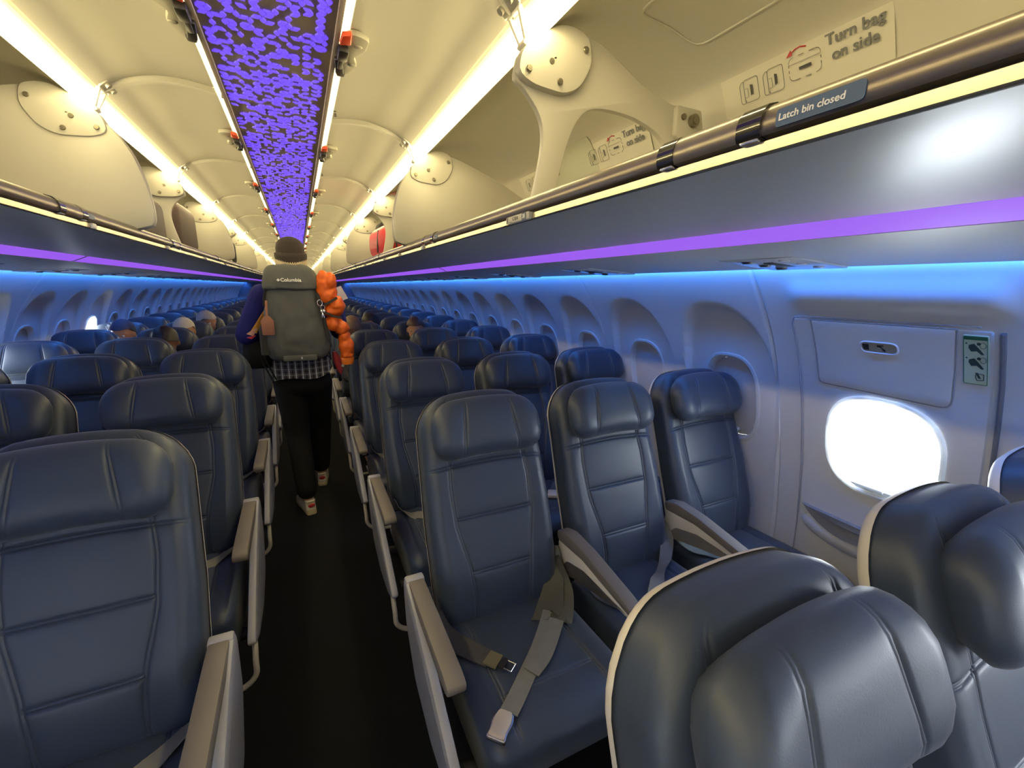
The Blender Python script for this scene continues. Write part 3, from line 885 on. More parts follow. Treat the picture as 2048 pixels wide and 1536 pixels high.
fs += [(0, 5, 15, 10), (4, 14, 19, 9)] + [(k, 10 + k, 11 + k, k + 1) for k in range(4)] + [(5 + k, 6 + k, 16 + k, 15 + k) for k in range(4)]
mb.add(vs, fs); mb.build('mirror_plate', mat('pale_mirror', (0.55, 0.55, 0.47), 0.2, metal=0.5), bin0)
# light brackets on the cove (a bracket over every frame)
br = MB()
br.prism(round_poly([(-0.030, 2.100), (-0.022, 2.100), (-0.008, 2.036), (-0.016, 2.030)], 0.003, 2), lambda y, z: (0.470 + (2.10 - z) * 0.42, y, z), lambda y, z: (0.482 + (2.10 - z) * 0.42, y, z), bev=0.002)
br.prism(round_poly([(0.030, 2.100), (0.022, 2.100), (0.008, 2.036), (0.016, 2.030)], 0.003, 2), lambda y, z: (0.470 + (2.10 - z) * 0.42, y, z), lambda y, z: (0.482 + (2.10 - z) * 0.42, y, z), bev=0.002)
br.box((0.478, 0.0, 2.094), (0.010, 0.062, 0.012), bev=0.003)
br.box((0.505, 0.0, 2.034), (0.026, 0.036, 0.014), rot=(0, 0.35, 0), bev=0.004)
br.cyl((0.528, -0.024, 2.036), (0.528, 0.024, 2.036), 0.012, 14)
bk = MB(); bk.box((0.464, 0.0, 2.106), (0.030, 0.075, 0.010), rot=(0, 0.7, 0), bev=0.003); bk.cyl((0.458, 0.022, 2.106), (0.452, 0.022, 2.098), 0.008, 10); bk.cyl((0.458, -0.022, 2.106), (0.452, -0.022, 2.098), 0.008, 10)
BR = both('arm', br, CREAM); BK = both('base_plate', bk, mat('bracket_metal', (0.5, 0.48, 0.42), 0.35, metal=0.6))
for sg, p0 in ((1, PR), (-1, PL)):
    for k in range(-1 if sg < 0 else 0, 15):
        y = p0 + SEG * k
        if y > Y1 - 0.3 or y < 0.5: continue
        t_ = thing('light_bracket', '%s pale hinge bracket crossing the %s cove light' % (ORD[k], SIDE[sg]), 'bracket', (XL if sg < 0 else 0, y, 0), group='hinge brackets on the %s cove light' % SIDE[sg])
        obj('arm', BR[sg], t_); obj('base_plate', BK[sg], t_)

# ---- purple mood strips, service panels, wall-wash lights
mb = sheet(MOODP, 3.03, 0.004)
MM = both('mood_light', mb, M_MOOD)
for sg, ys0 in ((1, 2.85), (-1, 2.62)):
    for k in range(-1, 5):
        y = ys0 + 3.05 * k
        if y > Y1 - 1: continue
        o = obj('mood_light', MM[sg]); o.location = (0, y, 0)
        tag(o, 'purple mood light strip under the %s bins, %s' % (SIDE[sg], 'the one ending behind the viewer' if k < 0 else '%s segment beyond the viewer' % ORD[k].replace('nearest', 'first')), 'light', 'purple mood light strips')
        cap_ = MB(); profile_sheet(cap_, MOODP, y - 0.015, y - 0.0, 0.006, sg=sg)
        tag(cap_.build('trim_%d' % (k + 2 + (10 if sg < 0 else 0)), PSUM), 'short grey joint between purple strips', kind='structure')
for i, sg in enumerate((1, -1)):
    mb = MB(); profile_sheet(mb, PSUP, Y0, Y1, 0.006, sg=sg)
    tag(mb.build('trim_%d' % (30 + i), PSUM), 'grey service panel under the %s bins above the seats' % SIDE[sg], kind='structure')
    mb = MB(); profile_sheet(mb, [(1.402, 1.576), (1.418, 1.589), (1.434, 1.602)], Y0, Y1, 0.004, sg=sg)
    tag(mb.build('wall_wash_light', M_WASH), 'blue wall wash light above the %s windows' % SIDE[sg], 'light')
UNIT = mat('service_unit_white', (0.6, 0.62, 0.64), 0.22, coat=0.4)
def unit_meshes():
    a = MB(); a.box((1.27, 0, 1.5770), (0.26, 0.22, 0.008), rot=(0, 0.075, 0), bev=0.003)
    out_ = [('housing', a, UNIT)]
    for x in (1.19, 1.27, 1.35):
        z = 1.5745 - (x - 1.27) * 0.075
        n = MB(); n.cyl((x, 0.05, z), (x, 0.05, z - 0.006), 0.018, 12, r2=0.012); out_.append(('air_nozzle', n, DARKP))
        l = MB(); l.cyl((x, -0.06, z), (x, -0.06, z - 0.003), 0.016, 12, r2=0.014); out_.append(('reading_light', l, RING))
    s = MB(); s.box((1.27, 0.0, 1.5735), (0.12, 0.03, 0.004), rot=(0, 0.045, 0), bev=0.001)
    return out_ + [('sign', s, INK)]
UM = {sg: [(nm, q.mesh(nm, mt, sg < 0)) for nm, q, mt in unit_meshes()] for sg in (1, -1)}
for sg, ys0 in ((1, 0.84), (-1, 0.84)):
    for k in range(0, 17):
        y = ys0 + 0.88 * k
        t_ = thing('service_unit', '%s overhead reading light and air vent unit on the %s side' % (ORD[k], SIDE[sg]), 'vent', (0, y, 0), group='overhead service units on the %s' % SIDE[sg])
        for nm, me in UM[sg]: obj(nm, me, t_)

# ================================================================== SEATS
ROWP, YR, YL_, R0X = 0.796, 0.3696, 0.3445, 0.3055
SX_R, SX_L, SPC = 0.522, 0.512, 0.5135
ARM_R, ARM_L = 0.236, 0.257

def pillow(mb, A, v0, v1, rt_, rb_, t, R, vseams, hseams, M, side=0.05, puff=0.003, groove=0.003, lo=False, extra=None, topseam=None, back_in=0.0):
    def rounding(v):
        a = A(v)
        if rt_ > 0 and v > v1 - rt_:
            q = min(v - (v1 - rt_), rt_); return a - rt_ + math.sqrt(max(rt_ * rt_ - q * q, 0))
        if rb_ > 0 and v < v0 + rb_:
            q = min((v0 + rb_) - v, rb_); return a - rb_ + math.sqrt(max(rb_ * rb_ - q * q, 0))
        return a
    def sdf(x, v):
        a = A(v); x = abs(x)
        if rt_ > 0 and v > v1 - rt_ and x > a - rt_:
            return rt_ - math.hypot(x - (a - rt_), v - (v1 - rt_))
        if rb_ > 0 and v < v0 + rb_ and x > a - rb_:
            return rb_ - math.hypot(x - (a - rb_), v - (v0 + rb_))
        return min(a - x, v1 - v, v - v0)
    EO = [0, 0.06, 0.18, 0.36, 0.62, 1.0] if not lo else [0, 0.15, 0.5, 1.0]
    SO = [0.0, 0.001, 0.0025, 0.004, 0.0055, 0.0075, 0.012, 0.020] if not lo else []
    def line(edge0, edge1, seams, nfill):
        pts = [edge0 + R * q for q in EO] + [edge1 - R * q for q in EO]
        for s in seams:
            for q in SO: pts += [s - q, s + q]
        pts = sorted(set(round(q, 5) for q in pts))
        return pts
    # rows
    vr = line(v0, v1, hseams, 0)
    vv = []
    for a, b_ in zip(vr, vr[1:]):
        n = max(1, int((b_ - a) / (0.022 if not lo else 0.07)))
        vv += [a + (b_ - a) * k / n for k in range(n)]
    vv.append(vr[-1])
    # columns as (anchor, offset) so each row follows its seams
    NF = 5 if not lo else 2
    def cols(v):
        a = max(rounding(v), 0.012)
        an = [-a] + [max(-a + 0.06 * min(1, a / 0.2), min(a - 0.06 * min(1, a / 0.2), s(v))) for s in vseams] + [a]
        xs = []
        for i in range(len(an) - 1):
            l, r_ = an[i], an[i + 1]; L = r_ - l
            left = [l + min(R * q, L * 0.45 * q) for q in EO] if i == 0 else [l + min(q, L * 0.4 * q / 0.02) for q in (SO or [0])]
            right = [r_ - min(R * q, L * 0.45 * q) for q in EO] if i == len(an) - 2 else [r_ - min(q, L * 0.4 * q / 0.02) for q in (SO or [0])]
            right = right[::-1]
            mid = [left[-1] + (right[0] - left[-1]) * k / (NF + 1) for k in range(1, NF + 1)]
            seg = left + mid + right
            xs += seg if i == 0 else seg[1:]
        return xs
    S2 = 2 * 0.0016 ** 2
    def gro(dist):
        return math.exp(-(dist - 0.004) ** 2 / S2) + math.exp(-(dist + 0.004) ** 2 / S2)
    rings = []
    for v in vv:
        xs = cols(v); ring = []
        sv = [s(v) for s in vseams]
        for x in xs:
            d = max(0, sdf(x, v)); q = min(1, d / R)
            n = t * math.sqrt(max(0, 1 - (1 - q) ** 2))
            if not lo:
                md = 1.0
                for s in sv:
                    if abs(x - s) < 0.05: n -= groove * gro(x - s) * q; md = min(md, abs(x - s))
                for h in hseams:
                    inside = (not sv) or (sv[0] < x < sv[-1]) or (topseam is not None and h == topseam)
                    if inside and abs(v - h) < 0.05: n -= groove * gro(v - h) * q; md = min(md, abs(v - h))
                n -= puff * q * math.exp(-md / 0.018)
            if extra: n += extra(x, v) * q
            ring.append(M(x, v, n))
        a = xs[-1]
        vb = min(max(v, v0 + back_in), v1 - back_in); ai = max(a - back_in, 0.006)
        ring = [M(-ai, vb, -side)] + ring + [M(ai, vb, -side)]
        rings.append(ring)
    # bottom and top walls
    xs0 = cols(vv[0]); xs1 = cols(vv[-1])
    rings = [[M(xs0[0] * 0.8, vv[0] + back_in, -side)] + [M(x * (0.8 if back_in else 1), vv[0] + back_in, -side) for x in xs0] + [M(xs0[-1] * 0.8, vv[0] + back_in, -side)]] + rings + \
            [[M(xs1[0] * 0.8, vv[-1] - back_in, -side)] + [M(x * (0.8 if back_in else 1), vv[-1] - back_in, -side) for x in xs1] + [M(xs1[-1] * 0.8, vv[-1] - back_in, -side)]]
    mb.loft(rings, caps=False, closed_ring=False)
    return mb

SP = [(-0.004, 0.425), (0.004, 0.52), (0.042, 0.66), (0.098, 0.82), (0.158, 0.98), (0.222, 1.14)]
_spd = smooth_poly(SP, 8, closed=False)
_cum = [0.0]
for a, b_ in zip(_spd, _spd[1:]): _cum.append(_cum[-1] + math.hypot(b_[0] - a[0], b_[1] - a[1]))
SPL = _cum[-1]
_cy = [q[0] for q in _spd]; _cz = [q[1] for q in _spd]
def spine(v):
    y = float(np.interp(v, _cum, _cy)); z = float(np.interp(v, _cum, _cz))
    e = 0.03
    y2 = float(np.interp(min(v + e, SPL), _cum, _cy)); z2 = float(np.interp(min(v + e, SPL), _cum, _cz))
    y1 = float(np.interp(max(v - e, 0), _cum, _cy)); z1 = float(np.interp(max(v - e, 0), _cum, _cz))
    ty, tz = y2 - y1, z2 - z1; n = math.hypot(ty, tz); ty /= n; tz /= n
    over = v - SPL if v > SPL else 0.0
    return y + ty * over, z + tz * over, -tz, ty     # point, forward normal
def MB_back(x, v, n):
    v = v - 0.024 * min(1.3, (x / 0.2) ** 2) * min(1, max(0, (v - 0.35) / 0.35))
    y, z, ny, nz = spine(v)
    return (x, y + ny * n, z + nz * n)
def A_back(v): return float(np.interp(v, [0, 0.12, 0.35, 0.55, 0.8], [0.205, 0.216, 0.219, 0.213, 0.205]))
VTOP = SPL + 0.010
def s_back(sg): return lambda v: sg * float(np.interp(v, [0, 0.10, 0.20, 0.32, 0.45, 0.6, 0.75], [0.098, 0.098, 0.108, 0.134, 0.140, 0.128, 0.118]))
def A_head(v): return 0.194
HV0, HV1 = VTOP - 0.224, VTOP - 0.028
def s_head(sg): return lambda v: sg * float(np.interp(v, [HV0, HV0 + 0.05, HV1], [0.098, 0.094, 0.074]))
def M_head(x, v, n):
    w_ = 0.010 * (abs(x) / 0.19) ** 2.2
    return MB_back(x, v, n + 0.058 + w_)
def M_cush(x, v, n):   # v from 0 at the back to 0.47 at the front
    z = 0.418 + 0.012 * min(1, v / 0.4) - 0.012 * max(0, (v - 0.40) / 0.07)
    y = 0.015 - v
    if n < 0: y += 0.25 * (-n) * max(0, (v - 0.35) / 0.12)
    return (x, y, z + n)
def A_cush(v): return 0.222 + 0.004 * min(1, v / 0.3)

def seat_meshes(lo):
    D = {}
    D['backrest'] = pillow(MB(), A_back, 0.0, VTOP, 0.105, 0.02, 0.034, 0.045, [s_back(-1), s_back(1)], [0.175, 0.345, 0.520], MB_back, side=0.052, lo=lo, puff=0.004, topseam=0.520,
                           extra=lambda x, v: 0.012 * math.exp(-((v - 0.16) / 0.1) ** 2) + 0.010 * max(0, (abs(x) - 0.12) / 0.09) * math.exp(-((v - 0.25) / 0.22) ** 2)).mesh('backrest', LEATHER, angle=60)
    D['headrest'] = pillow(MB(), A_head, HV0, HV1, 0.078, 0.074, 0.052, 0.062, [s_head(-1), s_head(1)], [], M_head, side=0.040, back_in=0.030, lo=lo, puff=0.006, groove=0.0035).mesh('headrest', LEATHER, angle=60)
    def M_sh(x, v, n):
        return MB_back(x, v, -0.050 - n)
    D['back_shell'] = pillow(MB(), lambda v: A_back(v) + 0.0045, -0.01, VTOP + 0.004, 0.108, 0.03, 0.022, 0.03, [], [], M_sh, side=0.006, lo=lo).mesh('back_shell', CREAM, angle=60)
    D['seat_cushion'] = pillow(MB(), A_cush, 0.0, 0.475, 0.05, 0.01, 0.040, 0.055, [lambda v: -0.135 - 0.02 * v, lambda v: 0.135 + 0.02 * v], [0.345], M_cush, side=0.105, lo=lo, puff=0.003).mesh('seat_cushion', LEATHER, angle=60)
    mb = MB()
    mb.box((0, -0.20, 0.305), (0.43, 0.40, 0.03), bev=0.008)
    mb.tube([(-0.25, -0.32, 0.275), (0.25, -0.32, 0.275)], 0.022, 10); mb.tube([(-0.25, -0.06, 0.275), (0.25, -0.06, 0.275)], 0.022, 10)
    D['seat_frame'] = mb.mesh('seat_frame', DARKP)
    mb = MB()
    mb.tube([(0, -0.06, 0.28), (0, 0.0, 0.15), (0, 0.05, 0.012)], 0.016, 10); mb.tube([(0, -0.32, 0.28), (0, -0.28, 0.15), (0, -0.25, 0.012)], 0.016, 10)
    mb.box((0, -0.10, 0.008), (0.045, 0.36, 0.016), bev=0.004); mb.tube([(0, -0.30, 0.21), (0, 0.03, 0.06)], 0.009, 8)
    D['leg'] = mb.mesh('leg', GREYP)
    return D
HI = seat_meshes(False); LO = seat_meshes(True)
# aisle armrest: outer (aisle) side is -x here
def fx(x): return lambda y, z: (x, y, z)
mb = MB(); mb.prism(round_poly([(0.004, 0.638), (-0.05, 0.641), (-0.36, 0.632), (-0.392, 0.622), (-0.390, 0.598), (-0.35, 0.592), (-0.05, 0.604), (0.004, 0.606)], 0.012, 3), fx(-0.021), fx(0.027), bev=0.006)
AP = mb
mb = MB()
mb.prism(round_poly([(0.022, 0.640), (-0.02, 0.636), (-0.10, 0.610), (-0.24, 0.545), (-0.38, 0.470), (-0.515, 0.392), (-0.522, 0.372), (-0.43, 0.330), (-0.25, 0.315), (-0.08, 0.36), (0.015, 0.48), (0.030, 0.60)], 0.02, 3), fx(-0.030), fx(-0.004), bev=0.008)
mb.prism(round_poly([(0.024, 0.642), (-0.012, 0.642), (-0.012, 0.585), (0.024, 0.585)], 0.012, 3), fx(-0.028), fx(0.029), bev=0.006)
AF = mb
mb = MB(); mb.prism(round_poly([(-0.01, 0.604), (-0.35, 0.592), (-0.36, 0.582), (-0.12, 0.560), (-0.01, 0.54)], 0.008, 2), fx(-0.002), fx(0.022), bev=0.003); AS = mb
mb = MB(); mb.tube(smooth_poly([(-0.018, -0.45, 0.37), (-0.018, -0.495, 0.30), (-0.012, -0.500, 0.24), (0.04, -0.49, 0.195), (0.14, -0.485, 0.185), (0.45, -0.485, 0.185)], 4, closed=False), 0.009, 8); BBAR = mb
ARMS = {sg: {'armrest_pad': AP.mesh('armrest_pad', TAUPE, sg < 0), 'armrest_fairing': AF.mesh('armrest_fairing', GREYP, sg < 0), 'armrest_stay': AS.mesh('armrest_stay', CREAM, sg < 0), 'baggage_bar': BBAR.mesh('baggage_bar', BEIGE_TUBE, sg < 0)} for sg in (1, -1)}
mb = MB(); mb.prism(round_poly([(0.03, 0.655), (-0.03, 0.672), (-0.14, 0.664), (-0.33, 0.628), (-0.375, 0.612), (-0.37, 0.594), (-0.13, 0.628), (0.02, 0.62)], 0.014, 3), fx(-0.024), fx(0.024), bev=0.007)
MID_PAD = mb.mesh('armrest_pad', TAUPE)
mb = MB(); mb.prism(round_poly([(0.02, 0.626), (-0.13, 0.630), (-0.36, 0.597), (-0.352, 0.580), (-0.14, 0.590), (-0.04, 0.565), (0.01, 0.50), (0.03, 0.50)], 0.01, 2), fx(-0.019), fx(0.019), bev=0.004)
MID_UND = mb.mesh('armrest_bracket', CREAM)

def ribbon(mb, pts, width, th=0.0018, wdir=None, mi=0):
    """flat strap along pts; wdir: list of width directions"""
    P = [Vector(q) for q in pts]; rings = []
    for i, p in enumerate(P):
        t_ = (P[min(i + 1, len(P) - 1)] - P[max(i - 1, 0)]).normalized()
        wd = Vector(wdir[i] if isinstance(wdir, list) else (wdir or (1, 0, 0)))
        wd = (wd - t_ * wd.dot(t_)).normalized(); n = t_.cross(wd)
        h = (width[i] if isinstance(width, (list, tuple)) else width) / 2
        rings.append([p - wd * h - n * th, p + wd * h - n * th, p + wd * h + n * th, p - wd * h + n * th])
    return mb.loft(rings)
# ordinary lap belt lying on a cushion
ZC = 0.468
mb = MB(); ribbon(mb, smooth_poly([(0.215, -0.02, 0.50), (0.19, -0.06, ZC + 0.016), (0.12, -0.12, ZC - 0.002), (0.05, -0.20, ZC + 0.002)], 4, closed=False), 0.045, wdir=(0.5, 0.8, 0.1))
BELT_A = mb.mesh('belt_strap', BELT); mb = MB(); ribbon(mb, smooth_poly([(-0.215, -0.02, 0.50), (-0.19, -0.06, ZC + 0.016), (-0.14, -0.11, ZC - 0.002), (-0.09, -0.15, ZC + 0.002)], 4, closed=False), 0.045, wdir=(-0.5, 0.8, 0.1))
BELT_B = mb.mesh('belt_strap', BELT)
BUCK_ME = MB().box((0.035, -0.225, ZC + 0.010), (0.052, 0.062, 0.018), rot=(0.05, 0, -0.55), bev=0.006).mesh('buckle', CREAM)
POS = ['aisle', 'middle', 'window']
def seat(sg, row, i, y, hi, label, belt=True, extras=None):
    cx = (SX_R + SPC * i) if sg > 0 else -(SX_L + SPC * i)
    if row == 0: cx -= (0.035, 0.012, 0.0)[i]; y += 0.022
    t_ = thing('airplane_seat', label, 'seat', (cx, y, 0), group='navy seats %s of the aisle' % ('right' if sg > 0 else 'left'))
    D = HI if hi else LO
    for nm in ('backrest', 'headrest', 'back_shell', 'seat_cushion'): obj(nm, D[nm], t_)
    obj('seat_frame', D['seat_frame'], t_)
    if i != 1: o = obj('leg', D['leg'], t_); o.location = (0.12 * sg * (1 if i else -1), 0, 0)
    if i == 0:
        ax = (ARM_R - SX_R) if sg > 0 else (SX_L - ARM_L)
        for nm in ('armrest_pad', 'armrest_fairing', 'armrest_stay', 'baggage_bar'):
            if row > 9 and nm in ('armrest_stay', 'baggage_bar'): continue
            o = obj(nm, ARMS[sg][nm], t_); o.location = (ax, 0, 0)
    if i < 2:
        o = obj('armrest_pad', MID_PAD, t_); o.location = (sg * SPC / 2, 0, 0)
        o = obj('armrest_bracket', MID_UND, t_); o.location = (sg * SPC / 2, 0, 0)
    if belt and row < 6:
        obj('belt_strap', BELT_A, t_); obj('belt_strap', BELT_B, t_); b_ = obj('buckle', BUCK_ME, t_)
    return t_
SEATS = {}
for row in range(0, 21):
    y = YR + row * ROWP - (R0X if row == 0 else 0)
    for i in range(3):
        lb = 'navy leather %s seat right of the aisle, %s row from the viewer' % (POS[i], ORD[row])
        if row == 1 and i == 0: lb = 'navy aisle seat right of the aisle with grey lap belt lying across its cushion'
        if row == 1 and i == 1: lb = 'navy middle seat right of the aisle, second row, dark belts between its armrests'
        if row == 0 and i == 0: lb = 'large navy aisle seat at bottom right, cream shell rim, nearest row'
        SEATS[1, row, i] = seat(1, row, i, y, row < 6, lb, belt=row != 1)
for row in range(1, 21):
    y = YL_ + row * ROWP
    for i in range(3):
        if row == 1 and i > 1: continue
        lb = 'navy leather %s seat left of the aisle, %s row from the viewer' % (POS[i], ORD[row - 1])
        if row == 1 and i == 0: lb = 'large dark navy aisle seat at bottom left, nearest row left of the aisle'
        SEATS[-1, row, i] = seat(-1, row, i, y, row < 6, lb)
# belts of the near right aisle seat (in its own coordinates)
s1 = SEATS[1, 1, 0]
oy = s1.location.y; ox = s1.location.x
def L(x, y, z): return (x - ox, y - oy, z)

ZS = 0.4645
mb = MB()
pts = [(0.742, 1.185, 0.60), (0.727, 1.15, 0.545), (0.690, 1.10, 0.505), (0.645, 1.045, 0.480), (0.615, 1.005, 0.474)]
ribbon(mb, [L(*q) for q in smooth_poly(pts, 5, closed=False)], [0.030 + 0.004 * k for k in range(21)], 0.0022,
       wdir=[Vector((0.75, -0.5, 0.5)) * (1 - k / 20) + Vector((0.85, 0.42, 0.1)) * (k / 20) for k in range(21)])
pts = [(0.735, 1.16, 0.575), (0.733, 1.10, 0.525), (0.715, 1.06, 0.497), (0.682, 1.020, 0.482), (0.655, 0.995, 0.476)]
ribbon(mb, [L(*q) for q in smooth_poly(pts, 5, closed=False)], [0.026 + 0.0026 * k for k in range(21)], 0.0022,
       wdir=[Vector((0.2, -0.8, 0.6)) * (1 - k / 20) + Vector((0.85, 0.42, -0.05)) * (k / 20) for k in range(21)])
mb.build('belt_sleeve', mat('dark_belt_sleeve', (0.075, 0.075, 0.060), 0.42, bump=0.1, bscale=300, var=0.25, vscale=14), s1)
mb = MB()
pts = [(0.640, 1.035, 0.4785), (0.585, 0.975, 0.472), (0.525, 0.915, 0.471), (0.470, 0.868, 0.470), (0.41, 0.815, 0.472), (0.372, 0.783, 0.476)]
ribbon(mb, [L(*q) for q in smooth_poly(pts, 5, closed=False)], 0.047, 0.0014, wdir=(0.72, -0.69, 0.0))
pts = [(0.640, 0.995, 0.4800), (0.590, 0.945, 0.4775), (0.535, 0.895, 0.4765), (0.478, 0.862, 0.476)]
ribbon(mb, [L(*q) for q in smooth_poly(pts, 5, closed=False)], 0.047, 0.0014, wdir=(0.72, -0.69, 0.0))
mb.build('belt_strap', BELT, s1)
# metal buckle with lifting plate
c = Vector(L(0.340, 0.757, 0.478)); ang = math.atan2(0.066, 0.063)
mb = MB()
def bk(u, v, z):   # u along the strap towards the tongue end
    d = Vector((-0.72, -0.69, 0)); e = Vector((0.69, -0.72, 0))
    return c + d * u + e * v + Vector((0, 0, z))
out_ = round_poly([(-0.038, -0.020), (-0.010, -0.027), (0.018, -0.022), (0.038, -0.026), (0.038, 0.026), (0.018, 0.022), (-0.010, 0.027), (-0.038, 0.020)], 0.008, 3)
mb.prism(out_, lambda u, v: bk(u, v, -0.004), lambda u, v: bk(u, v, 0.008), bev=0.003)
bo = mb.build('buckle', STEEL, s1)
mb = MB(); mb.prism([(u * 0.92, v * 0.84) for u, v in out_], lambda u, v: bk(u, v, 0.008), lambda u, v: bk(u, v, 0.0125), bev=0.002)
mb.build('lift_plate', mat('pale_buckle_plate', (0.62, 0.55, 0.47), 0.4, metal=0.3), bo)
# dark half with the connector tongue
mb = MB()
pts = [(0.278, 1.135, 0.515), (0.300, 1.085, 0.480), (0.345, 1.02, 0.471), (0.395, 0.952, 0.471)]
ribbon(mb, [L(*q) for q in smooth_poly(pts, 6, closed=False)], [0.075 - 0.0012 * k for k in range(19)], 0.0022, wdir=(0.8, 0.6, 0.05))
mb.build('belt_sleeve', BELTD, s1)
mb = MB(); ribbon(mb, [L(0.388, 0.962, 0.474), L(0.412, 0.930, 0.474)], 0.047, 0.003, wdir=(0.8, 0.6, 0)); mb.build('belt_end', mat('olive_webbing', (0.13, 0.115, 0.065), 0.7, bump=0.2, bscale=600), s1)
mb = MB()
def tg(u, v, z):
    d = Vector((0.60, -0.80, 0)); e = Vector((0.8, 0.6, 0)); return Vector(L(0.416, 0.925, 0.473)) + d * u + e * v + Vector((0, 0, z))
mb.prism([(0, -0.018), (0.014, -0.018), (0.014, 0.018), (0, 0.018)], lambda u, v: tg(u, v, 0), lambda u, v: tg(u, v, 0.006))
bt = mb.build('tongue_base', DARKP, s1)
mb = MB(); mb.tube([tg(*q, 0.003) for q in [(0.012, -0.014), (0.038, -0.014), (0.038, 0.014), (0.012, 0.014)]], 0.0026, 6, closed=True); mb.build('tongue', STEEL, bt)
# crumpled belts of the middle seat
s2 = SEATS[1, 1, 1]; ox2, oy2 = s2.location.x, s2.location.y
def L2(x, y, z): return (x - ox2, y - oy2, z)
mb = MB()
pts = [(1.262, 1.20, 0.57), (1.25, 1.15, 0.52), (1.18, 1.08, 0.486), (1.09, 1.02, 0.474), (1.02, 0.96, 0.472), (0.95, 0.90, 0.474)]
ribbon(mb, [L2(*q) for q in smooth_poly(pts, 5, closed=False)], [0.035 + 0.022 * math.sin(k * 0.25) ** 2 for k in range(26)], 0.0022, wdir=[Vector((0.6, -0.6, 0.5 * math.sin(k * 0.6))) for k in range(26)])
mb.build('belt_strap', BELT, s2)
mb = MB()
pts = [(0.80, 1.10, 0.54), (0.83, 1.04, 0.485), (0.87, 0.98, 0.472), (0.90, 0.93, 0.473)]
ribbon(mb, [L2(*q) for q in smooth_poly(pts, 5, closed=False)], 0.05, 0.0022, wdir=(0.7, 0.6, 0.2))
mb.build('belt_sleeve', BELTD, s2)
s3 = SEATS[1, 1, 2]; ox3, oy3 = s3.location.x, s3.location.y
mb = MB()
pts = [(1.30, 1.16, 0.52), (1.33, 1.10, 0.486), (1.38, 1.06, 0.473), (1.43, 1.0, 0.472)]
ribbon(mb, [(q[0] - ox3, q[1] - oy3, q[2] + 0.004) for q in smooth_poly(pts, 5, closed=False)], 0.06, 0.0022, wdir=(0.7, 0.6, 0.2))
mb.build('belt_sleeve', mat('grey_belt_sleeve', (0.10, 0.12, 0.115), 0.4, var=0.2, vscale=15), s3)

# ================================================================== PEOPLE
SKIN = mat('skin', (0.50, 0.27, 0.17), 0.5, var=0.08, vscale=20)
SKIN2 = mat('tan_skin', (0.42, 0.20, 0.115), 0.5, var=0.08, vscale=20)
def hand(mb, wrist, d, nrm, thumb_side, ln=0.17, curl=0.5):
    """palm and five bent fingers from wrist along d; nrm points out of the back of the hand"""
    d = Vector(d).normalized(); nrm = Vector(nrm); nrm = (nrm - d * nrm.dot(d)).normalized(); s = d.cross(nrm) * thumb_side
    W = Vector(wrist); p1 = W + d * ln * 0.45
    for k in (-1, -0.33, 0.33, 1): mb.cap(W + s * 0.016 * k, 0.016, p1 + s * 0.028 * k, 0.0125, 8)
    for k, f in ((1, 0.86), (0.33, 1.0), (-0.33, 0.93), (-1, 0.72)):
        a = p1 + s * 0.029 * k; l = ln * 0.55 * f
        d1 = (d - nrm * curl * 0.5).normalized(); d2 = (d - nrm * curl * 1.4).normalized(); d3 = (d * 0.6 - nrm * curl * 2).normalized()
        b_ = a + d1 * l * 0.45; c_ = b_ + d2 * l * 0.3; e_ = c_ + d3 * l * 0.22
        mb.cap(a, 0.0100, b_, 0.0090, 8); mb.cap(b_, 0.0090, c_, 0.0082, 8); mb.cap(c_, 0.0082, e_, 0.0072, 8)
    a = W + s * 0.026 + d * ln * 0.12
    b_ = a + (d * 0.7 + s * 0.8 - nrm * 0.3).normalized() * ln * 0.24; c_ = b_ + (d + s * 0.15 - nrm * 0.5).normalized() * ln * 0.17
    mb.cap(a, 0.014, b_, 0.011, 8); mb.cap(b_, 0.011, c_, 0.009, 8)
def head_prims(mb, c, f, up_=(0, 0, 1), s=1.0):
    """skull, jaw, nose, brow, ears; c centre, f facing direction"""
    f = Vector(f).normalized(); u = Vector(up_); u = (u - f * u.dot(f)).normalized(); r_ = f.cross(u); c = Vector(c)
    R = Matrix((r_, f, u)).transposed()
    e = R.to_euler()
    def P(a, b_, d): return c + (r_ * a + f * b_ + u * d) * s
    mb.ell(P(0, -0.010, 0.030), (0.077 * s, 0.096 * s, 0.090 * s), rot=e, u=20, v=14)
    mb.ell(P(0, 0.022, -0.030), (0.062 * s, 0.068 * s, 0.085 * s), rot=e, u=18, v=12)
    mb.ell(P(0, 0.055, -0.092), (0.030 * s, 0.028 * s, 0.022 * s), rot=e, u=12, v=8)
    mb.cap(P(0, 0.086, 0.012), 0.010 * s, P(0, 0.104, -0.026), 0.014 * s, 8)
    for k in (-1, 1):
        mb.cap(P(0.012 * k, 0.079, 0.026), 0.012 * s, P(0.045 * k, 0.066, 0.024), 0.011 * s, 8)
        mb.ell(P(0.079 * k, -0.012, -0.012), (0.010 * s, 0.020 * s, 0.032 * s), rot=e, u=10, v=8)
        mb.cap(P(0.004 * k, 0.090, -0.056), 0.009 * s, P(0.022 * k, 0.082, -0.056), 0.006 * s, 8)
    return P, e
def eyes(parent, P, s=1.0):
    mb = MB(); mi = MB()
    for k in (-1, 1):
        mb.ell(P(0.031 * k, 0.070, 0.004), (0.013 * s, 0.013 * s, 0.011 * s), u=12, v=8)
        mi.ell(P(0.031 * k, 0.080, 0.004), (0.005 * s, 0.005 * s, 0.005 * s), u=8, v=6)
    mb.build('eyes', mat('eye_white', (0.7, 0.68, 0.65), 0.2), parent); mi.build('irises', DARKP, parent)

